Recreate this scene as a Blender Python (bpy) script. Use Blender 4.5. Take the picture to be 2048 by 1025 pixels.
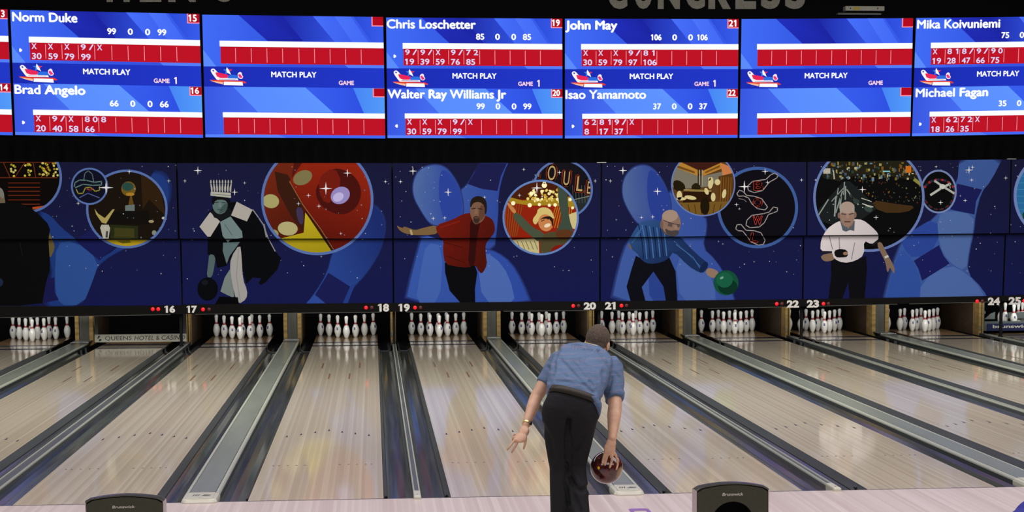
import bpy, bmesh, math, random
import numpy as np
from mathutils import Vector, Matrix, Euler
from mathutils.bvhtree import BVHTree
from mathutils.geometry import tessellate_polygon

scene = bpy.context.scene
for o in list(bpy.data.objects):
    bpy.data.objects.remove(o, do_unlink=True)
COL = scene.collection
random.seed(7)

# ------------------------------------------------------------------ camera
W, H = 2048.0, 1025.0
FPX, CX, CY = 3909.43, 1129.0, 776.0
CAM = Vector((-0.291908, -15.239712, 2.323987))
YAW, PITCH, ROLL = 0.097071, -0.09544, -0.004197
FW = Vector((math.sin(YAW) * math.cos(PITCH), math.cos(YAW) * math.cos(PITCH), math.sin(PITCH)))
R0 = Vector((math.cos(YAW), -math.sin(YAW), 0))
U0 = R0.cross(FW)
RT = math.cos(ROLL) * R0 + math.sin(ROLL) * U0
UP = -math.sin(ROLL) * R0 + math.cos(ROLL) * U0
cd = bpy.data.cameras.new('camera')
cam = bpy.data.objects.new('camera', cd)
COL.objects.link(cam)
cd.sensor_fit = 'HORIZONTAL'
cd.sensor_width = 36.0
cd.lens = FPX / W * 36.0
cd.shift_x = (W / 2 - CX) / W
cd.shift_y = (CY - H / 2) / W
cd.clip_start, cd.clip_end = 0.1, 200
cam.matrix_world = Matrix((RT, UP, -FW)).transposed().to_4x4()
cam.location = CAM
scene.camera = cam


def at(px, py, Y):
    """the point of the vertical plane at depth Y that the photograph shows at this pixel"""
    d = FW + RT * ((px - CX) / FPX) - UP * ((py - CY) / FPX)
    t = (Y - CAM.y) / d.y
    return CAM + d * t


# ------------------------------------------------------------------ world, exposure, lamps
world = bpy.data.worlds.new('world')
scene.world = world
world.use_nodes = True
world.node_tree.nodes['Background'].inputs[0].default_value = (0.9, 0.95, 1.0, 1)
world.node_tree.nodes['Background'].inputs[1].default_value = 0.004
vs = scene.view_settings
vs.view_transform = 'Standard'
vs.look = 'None'
vs.gamma = 1.0
vs.use_curve_mapping = False
vs.exposure = 0.0


def area_lamp(name, loc, sx, sy, power, col, rot=(0, 0, 0)):
    l = bpy.data.lights.new(name, 'AREA')
    l.shape = 'RECTANGLE'
    l.size, l.size_y = sx, sy
    l.energy = power
    l.color = col
    o = bpy.data.objects.new(name, l)
    o.location = loc
    o.rotation_euler = rot
    COL.objects.link(o)
    return o


area_lamp('ceiling_lamp_approach', (2.0, -2.6, 6.6), 22, 4.0, 1080, (1.0, 0.93, 0.96))
area_lamp('ceiling_lamp_concourse', (1.5, -11.0, 6.4), 20, 3.0, 650, (1.0, 0.94, 0.92), (math.radians(25), 0, 0))
area_lamp('ceiling_lamp_lanes', (2.5, 8.2, 6.6), 26, 8.0, 2300, (1.0, 0.985, 0.88), (math.radians(20), 0, 0))
for k in range(11):
    x = -2.584 + 3.3823 * (k // 2 - 1) + (1.785 if k % 2 else 0)
    pl_ = area_lamp('pin_lamp', (x, 17.05, 0.86), 1.0, 0.12, 8.2, (1.0, 0.985, 0.94), (math.radians(72), 0, 0))
    pl_.data.spread = math.radians(120)


# ------------------------------------------------------------------ materials
def s2l(c):
    c = c / 255.0
    return c / 12.92 if c <= 0.04045 else ((c + 0.055) / 1.055) ** 2.4


def rgb(r, g, b, k=1.0):
    return (min(1, s2l(r) * k), min(1, s2l(g) * k), min(1, s2l(b) * k), 1.0)


MATS = {}


def mat(name, color, rough=0.5, metal=0.0, spec=0.5, noise=None, bump=None, coat=0.0, ior=1.5):
    """a procedural principled material; noise=(scale xyz, amount) varies the colour, bump=(scale, strength)"""
    if name in MATS:
        return MATS[name]
    m = bpy.data.materials.new(name)
    m.use_nodes = True
    nt = m.node_tree
    p = nt.nodes['Principled BSDF']
    p.inputs['Base Color'].default_value = color
    p.inputs['Roughness'].default_value = rough
    p.inputs['Metallic'].default_value = metal
    p.inputs['Specular IOR Level'].default_value = spec
    p.inputs['IOR'].default_value = ior
    p.inputs['Coat Weight'].default_value = coat
    tc = nt.nodes.new('ShaderNodeTexCoord')
    if noise:
        sc, amt = noise
        mp = nt.nodes.new('ShaderNodeMapping')
        mp.inputs['Scale'].default_value = sc
        n = nt.nodes.new('ShaderNodeTexNoise')
        n.inputs['Scale'].default_value = 1.0
        n.inputs['Detail'].default_value = 4
        mr = nt.nodes.new('ShaderNodeMapRange')
        mr.inputs[1].default_value, mr.inputs[2].default_value = 0.3, 0.7
        mr.inputs[3].default_value, mr.inputs[4].default_value = 1 - amt, 1 + amt
        mx = nt.nodes.new('ShaderNodeMix')
        mx.data_type = 'RGBA'
        mx.blend_type = 'MULTIPLY'
        mx.inputs[0].default_value = 1.0
        mx.inputs[6].default_value = color
        nt.links.new(tc.outputs['Object'], mp.inputs[0])
        nt.links.new(mp.outputs[0], n.inputs[0])
        nt.links.new(n.outputs['Fac'], mr.inputs[0])
        nt.links.new(mr.outputs[0], mx.inputs[7])
        nt.links.new(mx.outputs[2], p.inputs['Base Color'])
    if bump:
        n2 = nt.nodes.new('ShaderNodeTexNoise')
        n2.inputs['Scale'].default_value = bump[0]
        n2.inputs['Detail'].default_value = 3
        b = nt.nodes.new('ShaderNodeBump')
        b.inputs['Strength'].default_value = bump[1]
        b.inputs['Distance'].default_value = 0.01
        nt.links.new(tc.outputs['Object'], n2.inputs[0])
        nt.links.new(n2.outputs['Fac'], b.inputs['Height'])
        nt.links.new(b.outputs[0], p.inputs['Normal'])
    MATS[name] = m
    return m


def boards(name, c1, c2, width, rough, ior, seam=0.9):
    """narrow wooden boards running down the lane, each with its own tone and a fine grain"""
    m = bpy.data.materials.new(name)
    m.use_nodes = True
    nt = m.node_tree
    N, L = nt.nodes.new, nt.links.new
    p = nt.nodes['Principled BSDF']
    p.inputs['Roughness'].default_value = rough
    p.inputs['IOR'].default_value = ior
    tc = N('ShaderNodeTexCoord')
    sep = N('ShaderNodeSeparateXYZ')
    L(tc.outputs['Object'], sep.inputs[0])
    mul = N('ShaderNodeMath'); mul.operation = 'MULTIPLY'; mul.inputs[1].default_value = 1 / width
    L(sep.outputs[0], mul.inputs[0])
    fl = N('ShaderNodeMath'); fl.operation = 'FLOOR'
    L(mul.outputs[0], fl.inputs[0])
    oi = N('ShaderNodeObjectInfo')
    ad = N('ShaderNodeMath'); ad.operation = 'MULTIPLY_ADD'; ad.inputs[1].default_value = 91.0
    L(oi.outputs['Random'], ad.inputs[0]); L(fl.outputs[0], ad.inputs[2])
    wn = N('ShaderNodeTexWhiteNoise'); wn.noise_dimensions = '1D'
    L(ad.outputs[0], wn.inputs['W'])
    # grain, stretched along the boards
    mp = N('ShaderNodeMapping'); mp.inputs['Scale'].default_value = (150, 0.35, 1)
    L(tc.outputs['Object'], mp.inputs[0])
    no = N('ShaderNodeTexNoise'); no.inputs['Scale'].default_value = 1; no.inputs['Detail'].default_value = 5
    L(mp.outputs[0], no.inputs[0])
    mixf = N('ShaderNodeMath'); mixf.operation = 'MULTIPLY_ADD'; mixf.inputs[1].default_value = 0.6
    L(wn.outputs['Value'], mixf.inputs[0])
    half = N('ShaderNodeMath'); half.operation = 'MULTIPLY'; half.inputs[1].default_value = 0.4
    L(no.outputs['Fac'], half.inputs[0]); L(half.outputs[0], mixf.inputs[2])
    mx = N('ShaderNodeMix'); mx.data_type = 'RGBA'
    mx.inputs[6].default_value, mx.inputs[7].default_value = c1, c2
    L(mixf.outputs[0], mx.inputs[0])
    # thin seams between boards
    fr = N('ShaderNodeMath'); fr.operation = 'FRACT'
    L(mul.outputs[0], fr.inputs[0])
    gt = N('ShaderNodeMath'); gt.operation = 'LESS_THAN'; gt.inputs[1].default_value = 0.09
    L(fr.outputs[0], gt.inputs[0])
    mr = N('ShaderNodeMapRange'); mr.inputs[3].default_value = 1.0; mr.inputs[4].default_value = seam
    L(gt.outputs[0], mr.inputs[0])
    mm = N('ShaderNodeMix'); mm.data_type = 'RGBA'; mm.blend_type = 'MULTIPLY'; mm.inputs[0].default_value = 1
    L(mx.outputs[2], mm.inputs[6]); L(mr.outputs[0], mm.inputs[7])
    L(mm.outputs[2], p.inputs['Base Color'])
    MATS[name] = m
    return m


def attr_mat(name, emit=0.0, rough=0.45):
    """printed or lit colour read from the mesh's own colour attribute"""
    m = bpy.data.materials.new(name)
    m.use_nodes = True
    nt = m.node_tree
    p = nt.nodes['Principled BSDF']
    a = nt.nodes.new('ShaderNodeVertexColor')
    a.layer_name = 'Col'
    p.inputs['Roughness'].default_value = rough
    if emit:
        em = nt.nodes.new('ShaderNodeEmission')
        em.inputs[1].default_value = emit
        nt.links.new(a.outputs[0], em.inputs[0])
        nt.links.new(em.outputs[0], nt.nodes['Material Output'].inputs[0])
    else:
        df = nt.nodes.new('ShaderNodeBsdfDiffuse')
        nt.links.new(a.outputs[0], df.inputs[0])
        nt.links.new(df.outputs[0], nt.nodes['Material Output'].inputs[0])
    MATS[name] = m
    return m


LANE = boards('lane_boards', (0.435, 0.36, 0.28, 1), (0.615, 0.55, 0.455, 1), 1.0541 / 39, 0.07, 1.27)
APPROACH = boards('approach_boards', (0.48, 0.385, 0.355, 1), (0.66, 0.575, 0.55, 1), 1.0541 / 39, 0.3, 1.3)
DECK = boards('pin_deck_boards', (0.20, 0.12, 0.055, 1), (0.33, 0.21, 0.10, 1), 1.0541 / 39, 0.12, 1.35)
MARK_DARK = mat('mark_dark', (0.02, 0.02, 0.035, 1), 0.3)
MARK_BROWN = mat('mark_brown', (0.20, 0.11, 0.05, 1), 0.3)
GUTTER = mat('gutter_plastic', (0.062, 0.068, 0.062, 1), 0.13, noise=((30, 0.6, 30), 0.35), spec=0.36)
RAIL = mat('edge_rail_plastic', (0.075, 0.082, 0.085, 1), 0.35, noise=((8, 0.5, 8), 0.15))
BLACK = mat('black_matte', (0.006, 0.006, 0.007, 1), 0.8, spec=0.2)
BLACKG = mat('black_gloss', (0.008, 0.008, 0.009, 1), 0.25)
CURT = mat('black_cloth', (0.004, 0.004, 0.005, 1), 0.95, spec=0.1)
CAPTOP = mat('cap_panel', (0.205, 0.225, 0.197, 1), 0.25, spec=.22, noise=((6, 0.7, 6), 0.08))
CAPTRIM = mat('cap_trim', (0.42, 0.43, 0.37, 1), 0.3)
CAPEND = mat('cap_end', (0.52, 0.51, 0.42, 1), 0.3)
CAPSIDE = mat('cap_side', (0.03, 0.035, 0.034, 1), 0.25)
METAL = mat('brushed_metal', (0.5, 0.52, 0.5, 1), 0.3, metal=0.9)
GREYP = mat('machine_grey', (0.09, 0.11, 0.105, 1), 0.5)
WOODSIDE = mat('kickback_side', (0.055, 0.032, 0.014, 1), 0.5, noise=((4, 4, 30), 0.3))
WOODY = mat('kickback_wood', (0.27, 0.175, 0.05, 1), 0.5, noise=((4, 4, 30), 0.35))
PLATE = mat('kickback_plate', (0.06, 0.06, 0.05, 1), 0.5, noise=((9, 9, 2), 0.3))
PINW = mat('pin_plastic', (0.75, 0.75, 0.72, 1), 0.2)
PINR = mat('pin_red', (0.28, 0.015, 0.02, 1), 0.3)
PINB = mat('pin_logo_blue', (0.07, 0.075, 0.2, 1), 0.4)
ART = attr_mat('printed_art')
LIT = attr_mat('lit_screen', 1.0)
NUMW = mat('number_white', (0.75, 0.72, 0.72, 1), 0.5)
GLIT = mat('glitter_grey', (0.30, 0.28, 0.25, 1), 0.6, noise=((220, 220, 220), 0.9))
HOOD = mat('hood_plastic', (0.04, 0.043, 0.028, 1), 0.33, noise=((60, 60, 60), 0.12))
HOODTOP = mat('hood_trim', (0.045, 0.045, 0.04, 1), 0.18)
HOODSIDE = mat('hood_side', (0.42, 0.37, 0.37, 1), 0.35)
WHITEB = mat('sign_white', (0.62, 0.62, 0.54, 1), 0.4)
INK = mat('ink_black', (0.012, 0.012, 0.016, 1), 0.5)
SIGNB = mat('sign_blue', (0.014, 0.02, 0.085, 1), 0.4)
SIGNT = mat('sign_text', (0.62, 0.62, 0.5, 1), 0.5)
WALLM = mat('wall_black_paint', (0.004, 0.004, 0.005, 1), 0.9, spec=0.1)
CEILM = mat('ceiling_paint', (0.03, 0.03, 0.03, 1), 0.9, spec=0.1)
UNDER = mat('sub_floor', (0.012, 0.012, 0.012, 1), 0.9, spec=0.1)


def led(name, col, s):
    m = mat(name, (col[0] * .3, col[1] * .3, col[2] * .3, 1), 0.3)
    p = m.node_tree.nodes['Principled BSDF']
    p.inputs['Emission Color'].default_value = (*col, 1)
    p.inputs['Emission Strength'].default_value = s
    return m


LEDON = led('led_lit', (1.0, 0.01, 0.02), 0.85)
LEDOFF = mat('led_off', (0.10, 0.012, 0.012, 1), 0.4)


# ------------------------------------------------------------------ mesh helpers
def link(name, me, parent=None):
    o = bpy.data.objects.new(name, me)
    COL.objects.link(o)
    if parent is not None:
        o.parent = parent
    return o


def build(name, bm, mats, parent=None, smooth=False, loc=(0, 0, 0)):
    me = bpy.data.meshes.new(name)
    bmesh.ops.recalc_face_normals(bm, faces=bm.faces) if smooth != 'keep' else None
    bm.to_mesh(me)
    bm.free()
    for m in (mats if isinstance(mats, (list, tuple)) else [mats]):
        me.materials.append(m)
    if smooth is True:
        for p in me.polygons:
            p.use_smooth = True
    o = link(name, me, parent)
    o.location = loc
    return o


def tag(o, label=None, cat=None, group=None, kind=None):
    if label: o['label'] = label
    if cat: o['category'] = cat
    if group: o['group'] = group
    if kind: o['kind'] = kind
    return o


def empty(name, loc, label, cat, group=None):
    o = bpy.data.objects.new(name, None)
    o.empty_display_size = 0.1
    COL.objects.link(o)
    o.location = loc
    return tag(o, label, cat, group)


def box(bm, x0, x1, y0, y1, z0, z1, mi=0, bevel=0.0):
    vs_ = [bm.verts.new((x, y, z)) for x in (x0, x1) for y in (y0, y1) for z in (z0, z1)]
    fs = []
    for q in ((0, 1, 3, 2), (4, 6, 7, 5), (0, 4, 5, 1), (2, 3, 7, 6), (0, 2, 6, 4), (1, 5, 7, 3)):
        f = bm.faces.new([vs_[i] for i in q])
        f.material_index = mi
        fs.append(f)
    if bevel:
        es = list({e for f in fs for e in f.edges})
        bmesh.ops.recalc_face_normals(bm, faces=fs)
        bmesh.ops.bevel(bm, geom=es, offset=bevel, segments=2, affect='EDGES', profile=0.6)
    return vs_


def poly(bm, pts, mi=0):
    f = bm.faces.new([bm.verts.new(p) for p in pts])
    f.material_index = mi
    return f


def sweep_y(bm, prof, y0, y1, mi=0, closed=False, steps=1):
    """a profile of (x, z) points drawn along Y; mi may be a list, one per profile segment"""
    rows = []
    for s in range(steps + 1):
        y = y0 + (y1 - y0) * s / steps
        rows.append([bm.verts.new((x, y, z)) for x, z in prof])
    n = len(prof)
    for a, b in zip(rows, rows[1:]):
        for i in range(n if closed else n - 1):
            f = bm.faces.new((a[i], a[(i + 1) % n], b[(i + 1) % n], b[i]))
            f.material_index = mi[i] if isinstance(mi, (list, tuple)) else mi
    if closed:
        bm.faces.new(rows[0][::-1])
        bm.faces.new(rows[-1])


def cyl(bm, p0, p1, r0, r1=None, n=16, mi=0):
    r1 = r0 if r1 is None else r1
    p0, p1 = Vector(p0), Vector(p1)
    d = (p1 - p0).normalized()
    a = d.orthogonal().normalized()
    b = d.cross(a)
    r_ = []
    for p, r in ((p0, r0), (p1, r1)):
        r_.append([bm.verts.new(p + (a * math.cos(t) + b * math.sin(t)) * r) for t in
                   [2 * math.pi * i / n for i in range(n)]])
    for i in range(n):
        f = bm.faces.new((r_[0][i], r_[0][(i + 1) % n], r_[1][(i + 1) % n], r_[1][i]))
        f.material_index = mi
    for r in (r_[0][::-1], r_[1]):
        bm.faces.new(r).material_index = mi


def ball(bm, c, r, sc=(1, 1, 1), seg=16, rot=None, mi=0):
    M = Matrix.Translation(Vector(c)) @ (rot.to_4x4() if rot else Matrix()) @ Matrix.Diagonal((r * sc[0], r * sc[1], r * sc[2], 1))
    g = bmesh.ops.create_uvsphere(bm, u_segments=seg, v_segments=max(6, seg // 2), radius=1, matrix=M)
    for v in g['verts']:
        for f in v.link_faces:
            f.material_index = mi


TEXT_CACHE = {}


def raw_text(s, size=1.0, bold=0.0, align='LEFT', sx=1.0, shear=0.0, spacing=1.0):
    """flat outline text as (verts, faces) in its own x/y plane"""
    key = (s, size, bold, align, sx, shear, spacing)
    if key in TEXT_CACHE:
        return TEXT_CACHE[key]
    c = bpy.data.curves.new('lettering', 'FONT')
    c.body = s
    c.size = size
    c.offset = bold
    c.align_x = align
    c.shear = shear
    c.space_character = spacing
    c.resolution_u = 4
    o = bpy.data.objects.new('lettering', c)
    COL.objects.link(o)
    dg = bpy.context.evaluated_depsgraph_get()
    me = bpy.data.meshes.new_from_object(o.evaluated_get(dg))
    vs_ = [(v.co.x * sx, v.co.y) for v in me.vertices]
    fs = [tuple(p.vertices) for p in me.polygons]
    bpy.data.objects.remove(o, do_unlink=True)
    bpy.data.curves.remove(c)
    bpy.data.meshes.remove(me)
    TEXT_CACHE[key] = (vs_, fs)
    return vs_, fs


def text_polys(s, *a, **k):
    """text whose plain bar of a 1 gets its flag"""
    vs_, fs = raw_text(s, *a, **k)
    if '1' in s:
        vs_, fs = list(vs_), list(fs)
        one = text_bbox(raw_text('1', *a, **k)[0])
        for i, ch in enumerate(s):
            if ch == '1':
                pre = text_bbox(raw_text(s[:i + 1], *a, **k)[0])
                add_flag(vs_, fs, pre[1] - (one[1] - one[0]), one[2], one[3])
    return vs_, fs


def add_flag(vs_, fs, x, y0, y1):
    h = y1 - y0
    k = len(vs_)
    vs_ += [(x + .03 * h, y1), (x + .03 * h, y1 - .2 * h), (x - .17 * h, y1 - .27 * h), (x - .17 * h, y1 - .12 * h)]
    fs.append((k, k + 1, k + 2, k + 3))


def text_bbox(vs_):
    xs = [v[0] for v in vs_]; ys = [v[1] for v in vs_]
    return min(xs), max(xs), min(ys), max(ys)


def fit_text(s, x0, x1, y0, y1, bold=0.02, shear=0.0):
    """text stretched to fill the box; y may run downwards"""
    vs_, fs = text_polys(s, 1.0, bold, shear=shear)
    a, b, c, d = text_bbox(vs_)
    return [(x0 + (x - a) / (b - a) * (x1 - x0), y0 + (y - c) / (d - c) * (y1 - y0)) for x, y in vs_], fs


def text_obj(name, s, x0, x1, z0, z1, y, m, parent, bold=0.02, depth=0.004, shear=0.0):
    """raised lettering facing the bowler, filling a box on the plane Y=y"""
    vs_, fs = fit_text(s, x0, x1, z0, z1, bold, shear)
    bm = bmesh.new()
    a = [bm.verts.new((x, y - depth, z)) for x, z in vs_]
    for f in fs:
        try:
            bm.faces.new([a[i] for i in f])
        except ValueError:
            pass
    r = bmesh.ops.extrude_face_region(bm, geom=bm.faces[:])
    for v in r['geom']:
        if isinstance(v, bmesh.types.BMVert):
            v.co.y = y
    return build(name, bm, m, parent)


def finish(src, voxel, smooth=6, name=None, mats=None, parent=None, dec=None):
    """merge overlapping closed shapes of src into one continuous smooth skin"""
    me = bpy.data.meshes.new('tmp')
    src.to_mesh(me)
    src.free()
    o = bpy.data.objects.new('tmp', me)
    COL.objects.link(o)
    md = o.modifiers.new('r', 'REMESH')
    md.mode = 'VOXEL'
    md.voxel_size = voxel
    if smooth:
        ms = o.modifiers.new('s', 'SMOOTH')
        ms.factor = 0.5
        ms.iterations = smooth
    if dec:
        mdec = o.modifiers.new('d', 'DECIMATE')
        mdec.ratio = dec
    dg = bpy.context.evaluated_depsgraph_get()
    out = bpy.data.meshes.new_from_object(o.evaluated_get(dg))
    bpy.data.objects.remove(o, do_unlink=True)
    bpy.data.meshes.remove(me)
    out.name = name or 'skin'
    out.materials.clear()
    for m in (mats if isinstance(mats, (list, tuple)) else [mats]):
        out.materials.append(m)
    for p in out.polygons:
        p.use_smooth = True
    return link(name, out, parent)

# ------------------------------------------------------------------ layout of the house
LW, GW, GN, GUT = 1.0541, 0.7312, 0.543, 0.2355
PITCHX = 2 * LW + GW + GN
OFF = {15: -.0496, 16: -.015, 17: .023, 18: .0343, 19: .0212, 20: -.0018, 21: -.0092, 22: -.0088, 23: -.0186, 24: -.0059, 25: 0}
LANES = range(15, 26)
FOUL, LEND = 0.0, 19.16
HEAD = 18.288


def lane_x(l):
    k, odd = divmod(l - 17, 2)
    return (k - 1) * PITCHX + GN / 2 + LW / 2 + (LW + GW) * odd + OFF[l]


def gap(l):
    """the divider between lane l and lane l+1: the two outer gutter edges"""
    return lane_x(l) + LW / 2 + GUT, lane_x(l + 1) - LW / 2 - GUT


WORD = {13: 'thirteen', 14: 'fourteen', 15: 'fifteen', 16: 'sixteen', 17: 'seventeen', 18: 'eighteen', 19: 'nineteen', 20: 'twenty', 21: 'twenty-one',
        22: 'twenty-two', 23: 'twenty-three', 24: 'twenty-four', 25: 'twenty-five', 26: 'twenty-six'}
SIDE_WORD = {-1: 'left', 1: 'right'}
XMIN, XMAX = lane_x(15) - LW / 2 - GUT - 0.4, lane_x(25) + LW / 2 + GUT + 0.5

# ------------------------------------------------------------------ the setting
bm = bmesh.new()
box(bm, XMIN - 3, XMAX + 3, -18, FOUL, -0.25, 0)
tag(build('floor', bm, APPROACH), 'pale pinkish wooden approach floor in front of the lanes', 'floor', kind='structure')
bm = bmesh.new()
box(bm, XMIN - 3, XMAX + 3, FOUL + 0.001, 22.279, -0.5, -0.2)
tag(build('floor', bm, UNDER), 'dark sub floor under the lanes and gutters', 'floor', kind='structure')
bm = bmesh.new()
box(bm, XMIN - 3, XMAX + 3, 22.28, 22.7, -0.5, 7.5)
tag(build('wall_back', bm, WALLM), 'black wall behind the pinsetters carrying the score screens', 'wall', kind='structure')
bm = bmesh.new()
box(bm, XMIN - 3, XMAX + 3, -18, 22.7, 7.5, 7.7)
tag(build('ceiling', bm, CEILM), 'dark ceiling above the lanes', 'ceiling', kind='structure')

# black pleated curtain that closes the gap between the screens and the masking units
bm = bmesh.new()
n = 420
prev = None
for i in range(n + 1):
    x = XMIN - 2 + (XMAX - XMIN + 4) * i / n
    y = 21.9 + 0.06 * math.sin(i * 1.15) + 0.025 * math.sin(i * 0.37)
    cur = [bm.verts.new((x, y, z)) for z in (1.2, 3.45)]
    if prev:
        bm.faces.new((prev[0], cur[0], cur[1], prev[1]))
    prev = cur
cu = build('curtain', bm, CURT, smooth=True)
md = cu.modifiers.new('thick', 'SOLIDIFY'); md.thickness = 0.006
tag(cu, 'black pleated curtain hanging below the row of score screens', 'curtain')
# black backdrop behind the pins
bm = bmesh.new()
box(bm, XMIN - 0.5, XMAX + 0.5, 20.0, 20.03, -0.2, 1.3)
tag(build('backdrop', bm, CURT), 'black pit cushion behind the racks of pins', 'cushion')

# ------------------------------------------------------------------ lanes
for l in LANES:
    cx = lane_x(l)
    bm = bmesh.new()
    box(bm, -LW / 2, LW / 2, FOUL, 17.45, -0.09, 0)
    T = 0.0008
    bw = LW / 39
    for i in range(-3, 4):                      # the seven arrows
        x, y = i * 5 * bw, 4.738 - abs(i) * 0.1565
        poly(bm, [(x - 0.012, y - 0.09, T), (x + 0.012, y - 0.09, T), (x, y + 0.07, T)], 1)
    for i in (-17, -15, -12, -9, -6, 6, 9, 12, 15, 17):    # the guide dots
        x, y = i * bw * 0.94, 2.06
        poly(bm, [(x + 0.010 * math.cos(t), y + 0.012 * math.sin(t), T) for t in [k * math.pi / 4 for k in range(8)]], 1)
    for x0, y0, y1 in ((-0.262, 12.2, 13.1), (0.262, 12.2, 13.1), (-0.135, 10.55, 11.35), (0.135, 10.55, 11.35)):
        poly(bm, [(x0 - 0.011, y0, T), (x0 + 0.011, y0, T), (x0 + 0.011, y1, T), (x0 - 0.011, y1, T)], 2)
    for y0, y1 in ((16.42, 16.66), (17.2, 17.4)):
        poly(bm, [(-LW / 2, y0, T), (LW / 2, y0, T), (LW / 2, y1, T), (-LW / 2, y1, T)], 1)
    poly(bm, [(-LW / 2, 0.0, T), (LW / 2, 0.0, T), (LW / 2, 0.018, T), (-LW / 2, 0.018, T)], 1)
    side = 'far left' if l == 15 else 'far right' if l == 25 else None
    ln = empty('bowling_lane', (cx, 0, 0), f'glossy pale wood bowling lane that ends below the number {WORD[l]}' if l != 15 else
               'glossy pale wood bowling lane at far left, left of lane sixteen', 'lane', 'bowling lanes')
    build('lane_bed', bm, [LANE, MARK_DARK, MARK_BROWN], ln)
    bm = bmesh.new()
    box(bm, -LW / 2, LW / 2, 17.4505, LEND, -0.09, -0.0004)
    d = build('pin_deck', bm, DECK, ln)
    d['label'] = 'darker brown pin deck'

# ------------------------------------------------------------------ gutters
CH_A, CH_B = 16.15, LEND
PROF = [(0.0015, -0.003), (0.006, -0.014), (0.030, -0.070), (0.06, -0.088), (0.12, -0.094), (0.18, -0.085), (0.215, -0.06), (0.2345, -0.03)]


def thick_profile(prof, t=0.006):
    return prof + [(x, z - t) for x, z in reversed(prof)]


for l in LANES:
    for s in (-1, 1):
        x0 = lane_x(l) + s * LW / 2
        g = empty('gutter', (x0, 0, 0), f'dark grey gutter along the {SIDE_WORD[s]} edge of lane {WORD[l]}', 'gutter', 'lane gutters')
        bm = bmesh.new()
        sweep_y(bm, [(s * a, b) for a, b in thick_profile(PROF)], FOUL + 0.002, CH_A, closed=True, steps=6)
        build('channel', bm, GUTTER, g)
        # ledge rail on the lane side with a black groove line and a screw at its near end
        bm = bmesh.new()
        rp = [(0.0030, -0.001), (0.0075, -0.0125), (0.0315, -0.0665), (0.0295, -0.0685), (0.0055, -0.0145)]
        sweep_y(bm, [(s * a, b) for a, b in rp], FOUL + 0.34, CH_A, closed=True)
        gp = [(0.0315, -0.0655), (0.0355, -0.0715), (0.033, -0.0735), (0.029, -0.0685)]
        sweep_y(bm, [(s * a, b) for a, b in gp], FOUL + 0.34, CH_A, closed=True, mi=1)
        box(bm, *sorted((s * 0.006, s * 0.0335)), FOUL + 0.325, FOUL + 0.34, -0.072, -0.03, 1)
        rl = build('edge_rail', bm, [RAIL, BLACK], g)
        bm = bmesh.new()
        nrm = Vector((s * 0.9, 0, 0.42)).normalized()
        c = Vector((s * 0.0205, FOUL + 0.40, -0.040))
        cyl(bm, c, c + nrm * 0.004, 0.006, n=10)
        build('screw', bm, BLACK, rl)
        # black, deeper pin deck gutter behind
        bm = bmesh.new()
        pf = [(0.003, -0.02), (0.008, -0.09), (0.05, -0.125), (0.16, -0.125), (0.198, -0.09), (0.205, -0.02)]
        sweep_y(bm, [(s * a, b) for a, b in thick_profile(pf)], CH_A + 0.001, CH_B, closed=True)
        for yy in (CH_A + 0.05, CH_A + 0.55):    # curved lips where the gutter steps down
            sweep_y(bm, [(s * a, b + 0.012) for a, b in thick_profile(pf, 0.012)], yy, yy + 0.18, closed=True, mi=1)
        build('pin_deck_channel', bm, [BLACKG, GREYP], g)

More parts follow.
